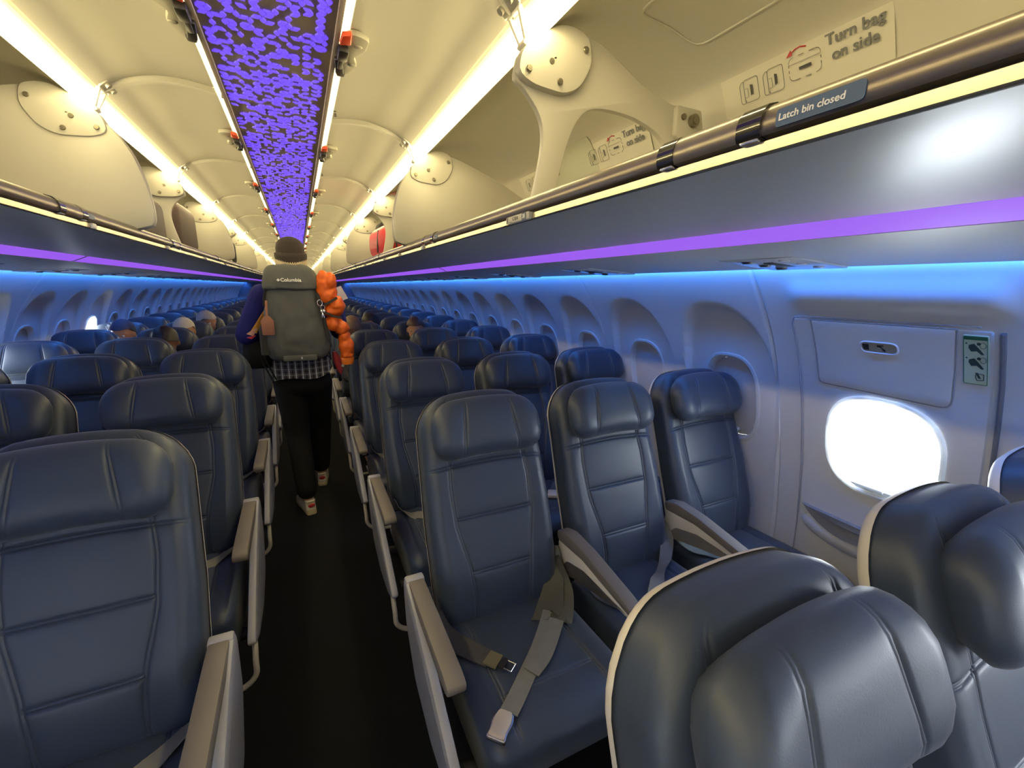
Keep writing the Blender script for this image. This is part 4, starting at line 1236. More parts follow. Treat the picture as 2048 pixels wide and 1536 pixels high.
# ---------------- the walking traveller
pr = thing('person', 'person walking down the aisle in dark beanie, blue sweater, plaid shirt hem, black trousers', 'person', (-0.03, 3.2, 0))
def W_(x, y, z): return (x + 0.03, y - 3.2, z)
HC = W_(-0.030, 3.235, 1.662)
mb = MB()
P, e_ = head_prims(mb, HC, (0.03, 1, -0.08))
mb.cap(W_(-0.03, 3.21, 1.46), 0.062, W_(-0.03, 3.225, 1.58), 0.055)
# torso
for z, rx, ry in ((1.44, 0.17, 0.085), (1.34, 0.165, 0.10), (1.22, 0.15, 0.10), (1.10, 0.145, 0.098), (0.98, 0.155, 0.105), (0.90, 0.16, 0.11)):
    mb.ell(W_(-0.03, 3.21, z), (rx, ry, 0.085))
LSH, LEL, LWR = (-0.215, 3.20, 1.440), (-0.315, 3.17, 1.20), (-0.235, 3.40, 1.09)
RSH, REL, RWR = (0.155, 3.20, 1.440), (0.225, 3.22, 1.20), (0.245, 3.42, 1.34)
for a, b_, c_ in ((LSH, LEL, LWR), (RSH, REL, RWR)):
    mb.cap(W_(*a), 0.055, W_(*b_), 0.042); mb.cap(W_(*b_), 0.042, W_(*c_), 0.030)
LHIP, LKN, LAN = (-0.115, 3.21, 0.90), (-0.095, 3.19, 0.50), (-0.072, 3.035, 0.095)
RHIP, RKN, RAN = (0.055, 3.21, 0.90), (0.055, 3.40, 0.51), (0.035, 3.475, 0.095)
for a, b_, c_ in ((LHIP, LKN, LAN), (RHIP, RKN, RAN)):
    mb.cap(W_(*a), 0.085, W_(*b_), 0.055); mb.cap(W_(*b_), 0.055, W_(*c_), 0.036)
for c_, d in ((LAN, (-0.25, 1)), (RAN, (0.08, 1))):
    q = Vector((d[0], d[1], 0)).normalized()
    mb.cap(W_(c_[0], c_[1], 0.055), 0.032, Vector(W_(c_[0], c_[1], 0.040)) + q * 0.15, 0.026)
hand(mb, W_(*LWR), (0.35, 0.8, -0.35), (-0.4, 0.2, 0.8), 1)
hand(mb, W_(*RWR), (-0.05, 0.7, 0.7), (0.9, 0, 0.2), 1, curl=0.7)
body = blob('body', mb, SKIN, pr, 0.006, 5)
eyes(body, P)
# hair below the beanie
mb = MB()
HAIRM = mat('blond_grey_hair', (0.50, 0.42, 0.26), 0.55, bump=0.5, bscale=60, var=0.35, vscale=30, stretch=(6, 6, 0.6))
for k in range(22):
    a = math.pi * (1.02 + 0.96 * k / 21)
    x, y = 0.080 * math.cos(a), 0.095 * math.sin(a)
    j = RNG.uniform(-1, 1)
    mb.tube(smooth_poly([(HC[0] + x, HC[1] + y - 0.005, HC[2] + 0.02), (HC[0] + x * 1.03, HC[1] + y - 0.010, HC[2] - 0.03), (HC[0] + x * (0.9 + 0.05 * j), HC[1] + y * 0.95 - 0.008, HC[2] - 0.065), (HC[0] + x * 0.72 + 0.008 * j, HC[1] + y * 0.8, HC[2] - 0.10 + 0.01 * j)], 3, closed=False), [0.012] * 6 + [0.011, 0.009, 0.007, 0.004], 7)
mb.build('hair', HAIRM, pr, angle=80)
# beanie
KNIT = mat('dark_knit', (0.050, 0.041, 0.036), 0.95, spec=0.15, bump=0.6, bscale=260, var=0.25, vscale=50, sheen=0.05)
def dome(rows, cx_, cy_, n=36):
    return [[(cx_ + rx * math.cos(2 * math.pi * k / n), cy_ + dy + ry * math.sin(2 * math.pi * k / n), z + tl * math.sin(2 * math.pi * k / n)) for k in range(n)] for z, rx, ry, dy, tl in rows]
mb = MB(); z0 = HC[2]
mb.loft(dome([(z0 - 0.006, 0.080, 0.096, -0.008, 0.014), (z0 - 0.012, 0.089, 0.107, -0.008, 0.014), (z0 + 0.02, 0.095, 0.113, -0.008, 0.013), (z0 + 0.040, 0.0945, 0.112, -0.008, 0.012), (z0 + 0.046, 0.083, 0.100, -0.008, 0.011), (z0 + 0.048, 0.083, 0.100, -0.008, 0.010)], HC[0], HC[1]), caps=False)
bn = mb.build('beanie_cuff', KNIT, pr, angle=60)
mb = MB()
mb.loft(dome([(z0 + 0.03, 0.083, 0.099, -0.008, 0.01), (z0 + 0.07, 0.0845, 0.099, -0.010, 0.008), (z0 + 0.10, 0.077, 0.090, -0.012, 0.006), (z0 + 0.120, 0.062, 0.074, -0.014, 0.004), (z0 + 0.133, 0.042, 0.052, -0.016, 0.002), (z0 + 0.140, 0.020, 0.026, -0.018, 0), (z0 + 0.142, 0.003, 0.004, -0.018, 0)], HC[0], HC[1]))
mb.build('beanie', KNIT, pr, angle=80)
MB().box((HC[0] + 0.012, HC[1] - 0.117, z0 + 0.012), (0.004, 0.003, 0.005)).build('beanie_tag', GREYP, pr)
# sweater
BLUE = mat('royal_blue_knit', (0.012, 0.014, 0.125), 0.85, spec=0.2, bump=0.4, bscale=260, var=0.25, vscale=12)
mb = MB()
for z, rx, ry in ((1.46, 0.185, 0.10), (1.40, 0.195, 0.115), (1.28, 0.185, 0.125), (1.16, 0.178, 0.125), (1.06, 0.178, 0.128)):
    mb.ell(W_(-0.03, 3.205, z), (rx, ry, 0.09))
mb.cap(W_(*LSH), 0.072, W_(*LEL), 0.070); mb.cap(W_(*LEL), 0.070, W_(LWR[0], LWR[1] - 0.02, LWR[2] + 0.015), 0.050)
mb.cap(W_(*RSH), 0.070, W_(*REL), 0.060); mb.cap(W_(*REL), 0.060, W_(RWR[0], RWR[1] - 0.01, RWR[2] - 0.03), 0.044)
blob('sweater', mb, BLUE, pr, 0.008, 5)
# colour patches on the left sleeve
def sleeve_pt(t, off, d):
    a = Vector(W_(*LSH)); b_ = Vector(W_(*LEL)); ax = (b_ - a).normalized()
    side = Vector((1, 0.0, 0)); side = (side - ax * side.dot(ax)).normalized(); fr = Vector((0, -1, 0)); fr = (fr - ax * fr.dot(ax)).normalized()
    return a + ax * (b_ - a).length * t + (side * math.sin(off) + fr * math.cos(off)) * (0.0715 + d)
for nm, col, ts in (('sleeve_patch', (0.62, 0.30, 0.05), (0.30, 0.92, 0.10, 0.62)), ('sleeve_patch', (0.62, 0.36, 0.28), (0.80, 1.0, -0.12, 0.42)), ('sleeve_patch', (0.55, 0.05, 0.10), (0.97, 1.08, 0.0, 0.38))):
    mb = MB(); rings = []
    for k in range(7):
        t_ = ts[0] + (ts[1] - ts[0]) * k / 6; wd = (ts[3] - ts[2]) * (0.35 + 0.65 * k / 6)
        rings.append([sleeve_pt(t_, 0.55 - 0.5 * k / 6 + ts[2] + wd * j / 4, 0.002) for j in range(5)] + [sleeve_pt(t_, 0.55 - 0.5 * k / 6 + ts[2] + wd * j / 4, -0.006) for j in range(4, -1, -1)])
    mb.loft(rings); mb.build(nm, mat('patch_%d' % int(col[1] * 100), col, 0.8), pr)
# plaid shirt hem
PLAID = bpy.data.materials.new('plaid_flannel'); PLAID.use_nodes = True
t = PLAID.node_tree; b = t.nodes['Principled BSDF']; b.inputs['Roughness'].default_value = 0.85
tc = t.nodes.new('ShaderNodeTexCoord'); sx = t.nodes.new('ShaderNodeSeparateXYZ'); t.links.new(tc.outputs['Object'], sx.inputs[0])
def stripe(sock, scale, width, off=0.0):
    m1 = t.nodes.new('ShaderNodeMath'); m1.operation = 'MULTIPLY_ADD'; m1.inputs[1].default_value = scale; m1.inputs[2].default_value = off; t.links.new(sock, m1.inputs[0])
    m2 = t.nodes.new('ShaderNodeMath'); m2.operation = 'FRACT'; t.links.new(m1.outputs[0], m2.inputs[0])
    m3 = t.nodes.new('ShaderNodeMath'); m3.operation = 'LESS_THAN'; m3.inputs[1].default_value = width; t.links.new(m2.outputs[0], m3.inputs[0]); return m3.outputs[0]
def mth(op, a, b_):
    q = t.nodes.new('ShaderNodeMath'); q.operation = op
    for i, s in enumerate((a, b_)):
        if isinstance(s, (int, float)): q.inputs[i].default_value = s
        else: t.links.new(s, q.inputs[i])
    return q.outputs[0]
v1_ = stripe(sx.outputs['X'], 1 / 0.040, 0.22); v2_ = stripe(sx.outputs['X'], 1 / 0.020, 0.12, 0.3); h1_ = stripe(sx.outputs['Z'], 1 / 0.036, 0.14); h2_ = stripe(sx.outputs['Z'], 1 / 0.018, 0.10, 0.4)
fac = mth('MINIMUM', mth('ADD', mth('ADD', mth('MULTIPLY', v1_, 0.75), mth('MULTIPLY', v2_, 0.3)), mth('ADD', mth('MULTIPLY', h1_, 0.35), mth('MULTIPLY', h2_, 0.2))), 1.0)
mxn = t.nodes.new('ShaderNodeMixRGB'); mxn.inputs[1].default_value = (0.012, 0.012, 0.02, 1); mxn.inputs[2].default_value = (0.55, 0.55, 0.56, 1); t.links.new(fac, mxn.inputs[0]); t.links.new(mxn.outputs[0], b.inputs['Base Color'])
mb = MB(); rings = []
for z, k_ in ((1.03, 0.97), (0.99, 1.0), (0.95, 1.03), (0.0, 1.05)):
    ring = []
    for k in range(48):
        a = 2 * math.pi * k / 48
        zz = z if z > 0 else 0.905 + 0.05 * max(0, math.cos(a)) ** 2 * (1 if math.cos(a) > 0 else 0) + 0.012 * math.sin(3 * a + 1)
        rr = k_ + 0.012 * math.sin(9 * a)
        ring.append(W_(-0.03 + 0.182 * rr * math.cos(a), 3.205 + 0.137 * rr * math.sin(a), zz))
    rings.append(ring)
rings += [[(q[0] * 0.97, q[1] * 0.97 + 0.0, q[2]) for q in r_] for r_ in reversed(rings)]
mb.loft(rings, caps=False); mb.build('shirt_hem', PLAID, pr, angle=80)
# trousers
TROU = mat('black_trousers', (0.005, 0.005, 0.006), 0.85, spec=0.25, bump=0.2, bscale=300)
mb = MB()
mb.ell(W_(-0.03, 3.205, 0.95), (0.172, 0.128, 0.10)); mb.ell(W_(-0.03, 3.205, 0.86), (0.170, 0.125, 0.10))
for a, b_, c_ in ((LHIP, LKN, LAN), (RHIP, RKN, RAN)):
    mb.cap(W_(a[0], a[1], 0.86), 0.100, W_(*b_), 0.078); mb.cap(W_(*b_), 0.078, W_(c_[0], c_[1], 0.155), 0.066)
blob('trousers', mb, TROU, pr, 0.008, 5)
# shoes
SHOE = mat('white_shoe_leather', (0.62, 0.58, 0.50), 0.55); SOLE = mat('cream_sole', (0.52, 0.44, 0.28), 0.6)
for (ax, ay), d in (((-0.072, 3.035), (-0.28, 1)), ((0.036, 3.475), (0.06, 1))):
    q = Vector((d[0], d[1])).normalized(); pq = Vector((q.y, -q.x))
    def S(u, v, z): return W_(ax + q.x * u + pq.x * v, ay + q.y * u + pq.y * v, z)
    so = smooth_poly([(-0.078, 0.0), (-0.068, 0.030), (0.0, 0.034), (0.08, 0.042), (0.15, 0.040), (0.19, 0.018), (0.195, -0.008), (0.16, -0.036), (0.08, -0.034), (0.0, -0.032), (-0.066, -0.030)], 3)
    mb = MB(); mb.prism(so, lambda u, v: S(u, v, 0.0), lambda u, v: S(u, v, 0.030), bev=0.004); sh = mb.build('shoe_sole', SOLE, pr)
    mb = MB(); rings = []
    for z, s, u0 in ((0.028, 0.97, 0), (0.05, 0.95, 0.0), (0.072, 0.80, -0.012), (0.086, 0.58, -0.03), (0.093, 0.50, -0.035), (0.090, 0.42, -0.035)):
        rings.append([S(0.05 + (u - 0.05) * s * (1 if u > 0.05 or s > 0.9 else 0.97) + u0 * (1 if s < 0.9 else 0) - (0.02 if s < 0.7 else 0), v * (0.97 if s > 0.75 else 0.9), z + (0.008 if u < -0.05 else 0)) for u, v in so])
    mb.loft(rings); up_o = mb.build('shoe_upper', SHOE, pr, angle=70)
    mb = MB(); mb.ell(S(-0.071, 0.0, 0.066), (0.022, 0.010, 0.014), rot=(0, 0, math.atan2(pq.y, pq.x))); mb.build('heel_patch', mat('red_heel', (0.42, 0.02, 0.03), 0.5), pr)

# ---------------- backpack
PACK = mat('charcoal_pack_cloth', (0.085, 0.089, 0.088), 0.8, spec=0.25, bump=0.35, bscale=420, var=0.18, vscale=10)
PACKD = mat('black_pack_cloth', (0.02, 0.02, 0.021), 0.85, bump=0.3, bscale=400)
bp_ = thing('backpack', 'charcoal grey backpack with white lettering on its lid, on the walking person', 'backpack', (-0.035, 3.03, 1.04))
def sring(cx_, w_, y0, y1, z, n=36, p=3.2, tilt=0.0):
    return [(x, y, z + tilt * ((y - (y0 + y1) / 2))) for x, y in superell(w_ / 2, (y1 - y0) / 2, p, n, (cx_, (y0 + y1) / 2))]
def bpk(x): return x + 0.035
mb = MB()
mb.loft([sring(bpk(-0.030), 0.22, -0.05, 0.05, 0.005), sring(bpk(-0.030), 0.31, -0.075, 0.065, 0.012), sring(bpk(-0.030), 0.355, -0.085, 0.07, 0.045), sring(bpk(-0.032), 0.372, -0.092, 0.07, 0.10), sring(bpk(-0.034), 0.365, -0.094, 0.07, 0.17), sring(bpk(-0.037), 0.34, -0.09, 0.07, 0.25), sring(bpk(-0.040), 0.315, -0.085, 0.07, 0.33), sring(bpk(-0.042), 0.295, -0.08, 0.07, 0.40), sring(bpk(-0.043), 0.285, -0.078, 0.07, 0.45), sring(bpk(-0.043), 0.27, -0.07, 0.06, 0.50), sring(bpk(-0.043), 0.2, -0.05, 0.05, 0.53)])
o = mb.build('main_pocket', PACK, bp_, angle=70)
dm = bpy.data.textures.new('cloth_folds', 'CLOUDS'); dm.noise_scale = 0.07; dm.noise_depth = 2
ss = o.modifiers.new('fine', 'SUBSURF'); ss.levels = 2; ss.render_levels = 2
dd = o.modifiers.new('folds', 'DISPLACE'); dd.texture = dm; dd.strength = 0.022; dd.mid_level = 0.5
mb = MB()
mb.loft([sring(bpk(-0.043), 0.29, -0.092, 0.06, 0.425, tilt=-0.1), sring(bpk(-0.043), 0.315, -0.103, 0.066, 0.440, tilt=-0.1), sring(bpk(-0.043), 0.305, -0.098, 0.066, 0.48), sring(bpk(-0.043), 0.285, -0.086, 0.066, 0.53), sring(bpk(-0.042), 0.255, -0.07, 0.066, 0.565), sring(bpk(-0.042), 0.20, -0.045, 0.055, 0.582), sring(bpk(-0.042), 0.10, -0.02, 0.03, 0.586)])
o = mb.build('lid', PACK, bp_, angle=70)
ss = o.modifiers.new('fine', 'SUBSURF'); ss.levels = 2; ss.render_levels = 2
dd = o.modifiers.new('folds', 'DISPLACE'); dd.texture = dm; dd.strength = 0.016; dd.mid_level = 0.5
lt = lettering('lettering', 'Columbia', 0.0285, WHITE, (bpk(-0.040), -0.107, 0.492), (1, 0, 0), (0, 0.22, 1), bp_, bold=0.0005, depth=0.002)
mb = MB()
for a in range(4):
    cx_, cz_ = bpk(-0.106) + 0.0048 * (1, 0, -1, 0)[a], 0.492 + 0.0048 * (0, 1, 0, -1)[a]
    mb.prism([(cx_ - 0.0043, cz_), (cx_, cz_ - 0.0043), (cx_ + 0.0043, cz_), (cx_, cz_ + 0.0043)], lambda x, z: (x, -0.106 + 0.22 * (z - 0.492), z), lambda x, z: (x, -0.109 + 0.22 * (z - 0.492), z))
mb.build('emblem', WHITE, bp_)
MB().box((bpk(-0.03), -0.082, 0.025), (0.19, 0.02, 0.036), bev=0.008).build('base_pocket', PACK, bp_)
MB().box((bpk(-0.022), -0.094, 0.026), (0.010, 0.004, 0.014), bev=0.001).build('loop_tag', GREYP, bp_)
mb = MB(); ribbon(mb, smooth_poly([(bpk(0.095), -0.072, 0.42), (bpk(0.108), -0.085, 0.36), (bpk(0.120), -0.09, 0.28), (bpk(0.140), -0.09, 0.12)], 5, closed=False), 0.018, wdir=(1, 0.3, 0)); mb.build('side_strap', PACKD, bp_)
mb = MB(); ribbon(mb, smooth_poly([(bpk(-0.178), -0.060, 0.44), (bpk(-0.190), -0.06, 0.39), (bpk(-0.195), -0.055, 0.34)], 5, closed=False), 0.02, wdir=(0.6, 0.8, 0)); mb.build('side_strap', PACKD, bp_)
for s in (-1, 1):
    mb = MB(); ribbon(mb, smooth_poly([(bpk(-0.035 + s * 0.08), 0.07, 0.52), (bpk(-0.035 + s * 0.115), 0.14, 0.52), (bpk(-0.035 + s * 0.13), 0.29, 0.40), (bpk(-0.035 + s * 0.155), 0.27, 0.2), (bpk(-0.035 + s * 0.17), 0.09, 0.07)], 5, closed=False), 0.055, 0.006, wdir=(1, 0.2, 0)); mb.build('shoulder_strap', PACKD, bp_)
mb = MB(); mb.loft([sring(bpk(-0.212), 0.06, -0.06, 0.07, z, 20) for z in (0.05, 0.20)] + [sring(bpk(-0.205), 0.05, -0.05, 0.06, 0.23, 20)]); mb.build('side_pocket', PACKD, bp_)
# luggage tag
tg_ = thing('luggage_tag', 'brown leather luggage tag hanging on the left of the grey backpack', 'tag', (-0.185, 2.925, 1.215))
LEA = mat('brown_leather_tag', (0.26, 0.105, 0.065), 0.6, bump=0.15, bscale=200, var=0.15, vscale=25)
mb = MB(); mb.prism(round_poly([(-0.032, 0), (0.032, 0), (0.033, 0.085), (0.012, 0.112), (-0.012, 0.112), (-0.033, 0.085)], 0.008), lambda x, z: (x, 0, z), lambda x, z: (x, -0.006, z), bev=0.0015); mb.build('plate', LEA, tg_)
mb = MB(); ribbon(mb, [(0, -0.003, 0.10), (0.002, -0.002, 0.16), (0.004, 0.006, 0.200)], 0.012, 0.002); mb.build('loop', LEA, tg_)
# keys on a clip
ky = thing('key_ring', 'silver clip and keys hanging on the right of the grey backpack', 'keys', (0.105, 2.927, 1.40))
mb = MB(); mb.tube([(0.014 * math.cos(a), 0, 0.018 * math.sin(a)) for a in [k * math.pi / 8 for k in range(16)]], 0.0028, 6, closed=True); mb.build('clip', STEEL, ky)
mb = MB(); mb.tube([(0.012 * math.cos(a) + 0.014, -0.003, 0.012 * math.sin(a) - 0.028) for a in [k * math.pi / 6 for k in range(12)]], 0.0015, 6, closed=True); mb.build('ring', STEEL, ky)
for dx, rz_ in ((0.006, 0.1), (0.02, -0.25)):
    mb = MB(); mb.box((dx, -0.005, -0.050), (0.011, 0.003, 0.016), bev=0.001); mb.box((dx + rz_ * 0.02, -0.005, -0.075), (0.005, 0.003, 0.036), rot=(0, rz_, 0), bev=0.001); mb.build('key', STEEL, ky)
# orange puffer jacket strapped to the right side
ORG = mat('orange_puffer_nylon', (0.66, 0.115, 0.008), 0.5, spec=0.4, bump=0.3, bscale=90, var=0.12, vscale=14)
oj = thing('puffer_jacket', 'bright orange puffer jacket strapped to the right side of the grey backpack', 'jacket', (0.20, 3.0, 1.02))
def J(x, y, z): return (x - 0.20, y - 3.0, z - 1.02)
folds = bpy.data.textures.new('puffer_folds', 'CLOUDS'); folds.noise_scale = 0.045; folds.noise_depth = 1
def puff(name, prims):
    mb = MB()
    for c_, r_, ry in prims: mb.ell(J(*c_), r_, rot=(0, ry, 0), u=20, v=14)
    o = blob(name, mb, ORG, oj, 0.005, 8)
    q = o.modifiers.new('folds', 'DISPLACE'); q.texture = folds; q.strength = 0.018; q.mid_level = 0.5
    return o
puff('folded_body', [((0.135, 2.99, 1.50), (0.042, 0.06, 0.095), 0.05), ((0.175, 2.99, 1.525), (0.040, 0.06, 0.062), 0.2), ((0.155, 2.985, 1.44), (0.050, 0.062, 0.055), 0.3), ((0.185, 3.0, 1.46), (0.030, 0.05, 0.05), 0)])
puff('folded_body', [((0.200, 2.985, 1.375), (0.052, 0.068, 0.068), 0.1), ((0.165, 2.985, 1.350), (0.045, 0.058, 0.038), -0.5)])
puff('folded_body', [((0.180, 2.985, 1.270), (0.052, 0.062, 0.052), 0.6), ((0.222, 2.985, 1.238), (0.046, 0.060, 0.046), 0.6)])
puff('sleeve', [((0.236, 2.985, 1.180), (0.038, 0.05, 0.045), 0.15), ((0.245, 2.98, 1.115), (0.045, 0.054, 0.072), 0.0), ((0.244, 2.98, 1.065), (0.042, 0.05, 0.035), 0)])
mb = MB(); mb.loft([[(x - 0.20 + 0.243, y - 0.02, z - 1.02) for x, y in superell(0.20 + dx - 0.20 + 0.036 + dx, 0.040 + dx, 2.4, 24)] for z, dx in ((1.05, 0.002), (1.045, 0.003), (1.012, 0.0), (1.005, -0.002), (1.008, -0.008))]); mb.build('cuff', mat('orange_cuff', (0.72, 0.17, 0.008), 0.55), oj)
mb = MB(); ribbon(mb, [J(0.128, 2.93, 1.385), J(0.165, 2.920, 1.405), J(0.205, 2.925, 1.43)], 0.014, 0.003, wdir=(0, 0.2, 1)); ribbon(mb, [J(0.125, 2.93, 1.345), J(0.175, 2.920, 1.318), J(0.225, 2.93, 1.305)], 0.012, 0.003, wdir=(0, 0.2, 1))
mb.build('strap', PACKD, oj)
# boarding pass in the raised right hand
bpz = MB(); bpz.prism([(-0.035, -0.05), (0.03, -0.055), (0.035, 0.045), (-0.03, 0.05)], lambda x, z: (x + 0.02 * z, 0.1 * z, z), lambda x, z: (x + 0.02 * z, 0.1 * z + 0.0015, z))
o = bpz.build('paper_slip', mat('pale_paper', (0.62, 0.58, 0.66), 0.6)); o.location = (0.270, 3.50, 1.445); o.rotation_euler = (0, -0.5, 0.1)
tag(o, 'pale paper slip held up beside the orange jacket', 'paper')
# dark shoulder bag on the left arm
sb = thing('shoulder_bag', 'black shoulder bag with hanging straps beside the left hip of the walking person', 'bag', (-0.27, 3.22, 0.98))
mb = MB(); mb.loft([sring(0, w_, -d, d, z, 28, 2.8) for w_, d, z in ((0.12, 0.06, 0.0), (0.17, 0.09, 0.02), (0.18, 0.10, 0.10), (0.16, 0.085, 0.17), (0.10, 0.04, 0.20))]); mb.build('body', BLACK, sb, angle=70)
for dx in (0.0, 0.022):
    mb = MB(); mb.tube(smooth_poly([(0.0 + dx, -0.09, 0.12), (0.03 + dx, -0.10, 0.02), (0.07 + dx, -0.10, -0.08), (0.115 + dx, -0.09, -0.13)], 4, closed=False), 0.005, 7); mb.build('strap', BLACK, sb)
# red pouch hanging under the orange cuff
rp = thing('red_pouch', 'small red pouch with white tag hanging below the orange sleeve', 'pouch', (0.19, 3.05, 0.93))
mb = MB(); mb.loft([sring(0.0 + dx, w_, -0.02, 0.02, z, 20, 2.4) for w_, dx, z in ((0.01, 0.012, 0.0), (0.035, 0.008, 0.02), (0.05, 0.0, 0.07), (0.045, -0.012, 0.12), (0.02, -0.018, 0.15))]); mb.build('body', mat('red_cloth', (0.30, 0.02, 0.03), 0.7), rp)
MB().box((0.028, -0.02, 0.065), (0.018, 0.004, 0.034), rot=(0, 0.3, 0), bev=0.001).build('tag', WHITE, rp)

# ---------------- seated passengers (heads show above the seats)
def passenger(x, y, ztop, seat_y, seat_x, face, label, skin, top_mt, hair=None, hat=None, tilt=0.0, extra=None, s=1.0):
    p = thing('person', label, 'person', (seat_x, seat_y - 0.2, 0), group='seated passengers')
    def Q(a, b_, c_): return (a - seat_x, b_ - seat_y + 0.2, c_)
    hc = Vector(Q(x, y, ztop - 0.118 * s))
    mb = MB()
    P, e = head_prims(mb, hc, (face[0], face[1], -tilt), (0, 0, 1), s)
    sz = ztop - 0.34 * s
    base = Vector(Q(seat_x, seat_y - 0.14, 0.56)); sh = Vector(Q(seat_x * 0.6 + x * 0.4, y + 0.03, sz))
    mb.cap(sh + Vector((0, 0, 0.02)), 0.055, hc + Vector((0, 0.01, -0.05)), 0.05)
    for k in range(6):
        q = base.lerp(sh, k / 5); mb.ell(q, (0.155 - 0.01 * abs(k - 3), 0.105, 0.085))
    for k in (-1, 1):
        s_ = sh + Vector((0.16 * k, 0, 0.0)); el = base + Vector((0.19 * k, -0.10, 0.14)); wr = base + Vector((0.09 * k, -0.32, 0.09))
        mb.cap(s_, 0.05, el, 0.04); mb.cap(el, 0.04, wr, 0.028)
        hand(mb, wr, (-0.4 * k, -1, -0.1), (0, 0, 1), -k)
        hp = base + Vector((0.085 * k, 0, -0.02)); kn = base + Vector((0.10 * k, -0.42, -0.02)); an = Vector((kn.x, kn.y - 0.02, 0.09))
        mb.cap(hp, 0.075, kn, 0.055); mb.cap(kn, 0.055, an, 0.035); mb.cap(an + Vector((0, 0.02, -0.045)), 0.035, an + Vector((0, -0.15, -0.055)), 0.028)
    b_ = blob('body', mb, skin, p, 0.010, 4)
    eyes(b_, P, s)
    mb = MB()
    for k in range(6):
        q = base.lerp(sh, k / 5); mb.ell(q, (0.172 - 0.008 * abs(k - 3), 0.12, 0.088))
    for k in (-1, 1):
        s_ = sh + Vector((0.16 * k, 0, 0.0)); el = base + Vector((0.19 * k, -0.10, 0.14)); wr = base + Vector((0.10 * k, -0.29, 0.10))
        mb.cap(s_, 0.062, el, 0.052); mb.cap(el, 0.052, wr, 0.040)
    blob('jumper', mb, top_mt, p, 0.012, 4)
    mb = MB()
    for k in (-1, 1):
        hp = base + Vector((0.085 * k, 0, -0.02)); kn = base + Vector((0.10 * k, -0.42, -0.02)); an = Vector((kn.x, kn.y - 0.02, 0.13))
        mb.cap(hp, 0.085, kn, 0.066); mb.cap(kn, 0.066, an, 0.05)
    blob('trousers', mb, TROU, p, 0.012, 4)
    def cap_shell(mt, nm, lo=-0.01, grow=1.07, front=1.0, n=28):
        """shell over the skull; lo = height it reaches at the back, rising towards the face"""
        mb = MB(); rings = []
        for j in range(9):
            ph = math.pi / 2 * j / 8
            ring = []
            for k in range(n):
                a = 2 * math.pi * k / n
                fz = math.sin(a)                     # +1 towards the face
                low = lo + (0.062 * front if fz > 0.35 else 0.062 * front * max(0, (fz + 0.1) / 0.45) if fz > -0.1 else 0)
                zz = 0.030 + 0.090 * grow * math.sin(ph)
                z_ = max(zz, 0) if j else low
                r_ = math.cos(ph) if j else math.sqrt(max(0.05, 1 - ((low - 0.030) / 0.09 / grow) ** 2)) if low > 0.03 else 1.0
                if j and zz < low: z_ = low + 0.002 * j; r_ = math.sqrt(max(0.05, 1 - ((z_ - 0.030) / 0.09 / grow) ** 2))
                ring.append(P(0.079 * grow * r_ * math.cos(a), -0.010 + 0.098 * grow * r_ * fz, z_))
            rings.append(ring)
        mb.loft(rings); return mb.build(nm, mt, p, angle=80)
    if hair: cap_shell(hair, 'hair')
    if hat: cap_shell(hat, 'cap', lo=0.0, grow=1.1)
    if extra: extra(p, P, s)
    return p
HBLACK = mat('dark_brown_hair', (0.022, 0.016, 0.012), 0.5, bump=0.5, bscale=120, var=0.4, vscale=60)
HGREY = mat('grey_hair', (0.40, 0.38, 0.36), 0.6, bump=0.4, bscale=120, var=0.3, vscale=40)
HBLOND = mat('light_brown_hair', (0.22, 0.14, 0.07), 0.5, bump=0.6, bscale=60, var=0.5, vscale=30, stretch=(6, 6, 1))
HBROWN = mat('chestnut_hair', (0.06, 0.028, 0.018), 0.5, bump=0.5, bscale=80, var=0.4, vscale=40)
KCREAM = mat('cream_knit', (0.62, 0.58, 0.45), 0.9, bump=0.4, bscale=250)
TOPD = mat('dark_jumper', (0.03, 0.03, 0.035), 0.85, bump=0.3, bscale=300); TOPG = mat('grey_jumper', (0.2, 0.2, 0.2), 0.85, bump=0.3, bscale=300)
sy = lambda sg, row: (YR if sg > 0 else YL_) + ROWP * row
sxl = lambda i: -(SX_L + SPC * i)
sxr = lambda i: SX_R + SPC * i
def strap_mask(p, P, s):
    mb = MB(); mb.tube([P(-0.083, -0.02, -0.005), P(-0.086, -0.004, -0.03), P(-0.06, 0.06, -0.05)], 0.004, 6); mb.build('mask_strap', WHITE, p)
passenger(-0.965, 4.17, 1.185, sy(-1, 5), sxl(1), (-0.35, 0.94), 'passenger with short dark hair, head turned away, left of the aisle', SKIN2, TOPD, hair=HBLACK, tilt=0.25, extra=strap_mask)
passenger(-1.005, 5.02, 1.190, sy(-1, 6), sxl(1), (0.1, -1), 'passenger in a cream knit cap left of the aisle', SKIN, TOPG, hat=KCREAM, tilt=0.3)
passenger(-0.945, 5.80, 1.215, sy(-1, 7), sxl(1), (0.75, -0.6), 'grey-haired passenger with face turned to the aisle, left side', SKIN2, TOPD, hair=HGREY, tilt=0.2)
def scarf(p, P, s):
    mb = MB()
    for k in range(10):
        a = -0.6 + 0.16 * k
        mb.tube([P(0.088 * math.cos(a), 0.105 * math.sin(a), 0.05 + 0.010 * (k % 2)), P(0.086 * math.cos(a + 0.1), 0.105 * math.sin(a + 0.1), 0.075 + 0.010 * ((k + 1) % 3))], 0.004, 5)
    mb.build('scarf_print', WHITE, p)
passenger(-1.455, 5.02, 1.185, sy(-1, 6), sxl(2), (-0.2, -1), 'passenger with dark scarf and white print by the left windows', SKIN2, TOPD, hat=mat('navy_scarf', (0.03, 0.04, 0.09), 0.8), tilt=0.3, extra=scarf)
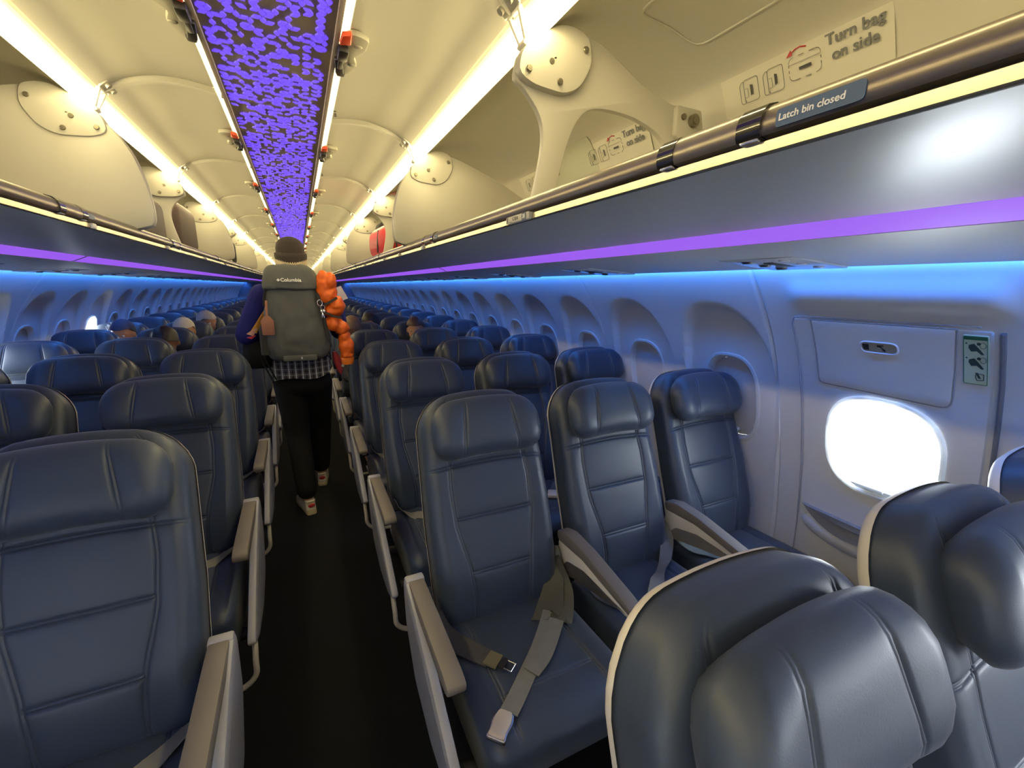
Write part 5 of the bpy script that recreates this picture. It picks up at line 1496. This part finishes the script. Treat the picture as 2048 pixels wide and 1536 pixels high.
passenger(0.415, 4.30, 1.225, sy(1, 5), sxr(0), (0.3, 0.95), 'passenger with light brown hair just right of the walking person', SKIN, TOPD, hair=HBLOND, tilt=0.2)
passenger(0.690, 5.12, 1.200, sy(1, 6), sxr(0), (-0.85, -0.5), 'dark-haired passenger with face turned to the aisle, right side', SKIN, TOPD, hair=HBLACK, tilt=0.2)
passenger(1.000, 4.28, 1.205, sy(1, 5), sxr(1), (-0.35, -0.94), 'passenger with chestnut hair and pale forehead over a middle seat, right side', SKIN, TOPG, hair=HBROWN, tilt=0.15)

# ---------------- bags in the bins
def bag(name, label, cat, loc, dims, mt, rot=(0, 0, 0), bev=0.06, extras=None):
    t_ = thing(name, label, cat, loc); t_.rotation_euler = rot
    mb = MB(); mb.box((0, 0, dims[2] / 2), dims, bev=bev, seg=4); mb.build('body', mt, t_, angle=70)
    if extras: extras(t_, dims)
    return t_
def zipper(col_mt, side):
    def f(t_, d):
        mb = MB(); mb.tube([(side * d[0] * 0.30, -d[1] / 2 - 0.002, 0.06), (side * d[0] * 0.32, -d[1] / 2 - 0.002, d[2] - 0.07)], 0.006, 6)
        mb.tube(smooth_poly([(-d[0] / 2 - 0.002, -d[1] * 0.25, 0.05), (-d[0] / 2 - 0.003, -d[1] * 0.28, d[2] * 0.5), (-d[0] / 2 + 0.01, -d[1] * 0.25, d[2] - 0.05)], 4, closed=False), 0.005, 6)
        mb.build('zipper', DARKP, t_)
        mb = MB(); mb.tube([(-0.05, 0.0, d[2] - 0.005), (-0.04, 0.0, d[2] + 0.02), (0.04, 0.0, d[2] + 0.02), (0.05, 0.0, d[2] - 0.005)], 0.008, 8); mb.build('handle', DARKP, t_)
    return f
RZ = 1.682
bag('red_bag', 'bright red soft bag behind the frame arm in the second right bin', 'bag', (0.78, 3.44, RZ), (0.52, 0.52, 0.25), mat('red_nylon', (0.52, 0.030, 0.040), 0.5, bump=0.2, bscale=60, var=0.1, vscale=8), (0, 0, 0.05), 0.10, zipper(None, -1))
bag('black_bag', 'black bag behind the red bag in the right bin', 'bag', (0.84, 3.88, RZ), (0.44, 0.22, 0.33), BLACK, (0, 0, 0.02), 0.05)
def straps(t_, d):
    mb = MB(); ribbon(mb, smooth_poly([(0.19, -d[1] / 2 - 0.004, 0.34), (0.21, -d[1] / 2 - 0.012, 0.25), (0.20, -d[1] / 2 - 0.006, 0.14), (0.22, -d[1] / 2 - 0.004, 0.07)], 4, closed=False), 0.035, 0.004, wdir=(1, 0, 0)); mb.build('pale_strap', mat('pale_webbing', (0.55, 0.50, 0.36), 0.6), t_)
    MB().box((0.13, -d[1] / 2 - 0.004, 0.27), (0.028, 0.003, 0.07), rot=(0, 0.15, 0), bev=0.001).build('paper_tag', WHITE, t_)
    MB().box((0.125, -d[1] / 2 - 0.004, 0.325), (0.04, 0.004, 0.022), rot=(0, 0.5, 0), bev=0.001).build('red_tab', REDTAB, t_)
bag('dark_backpack', 'dark brown backpack with pale strap in the second left bin', 'bag', (-0.83, 3.42, RZ), (0.50, 0.56, 0.31), mat('dark_brown_cloth', (0.045, 0.025, 0.022), 0.7, bump=0.3, bscale=300), (0, 0, 0.0), 0.07, straps)
bag('dark_suitcase', 'dark suitcase behind the support frame in the second left bin', 'bag', (-0.80, 2.48, RZ), (0.46, 0.70, 0.22), mat('dark_maroon_cloth', (0.035, 0.02, 0.02), 0.6), (0, 0, 0), 0.05, zipper(None, 1))
bag('dark_duffel', 'dark duffel in a far left bin', 'bag', (-0.78, 5.35, RZ), (0.44, 0.5, 0.28), BLACK, (0, 0, 0), 0.08)
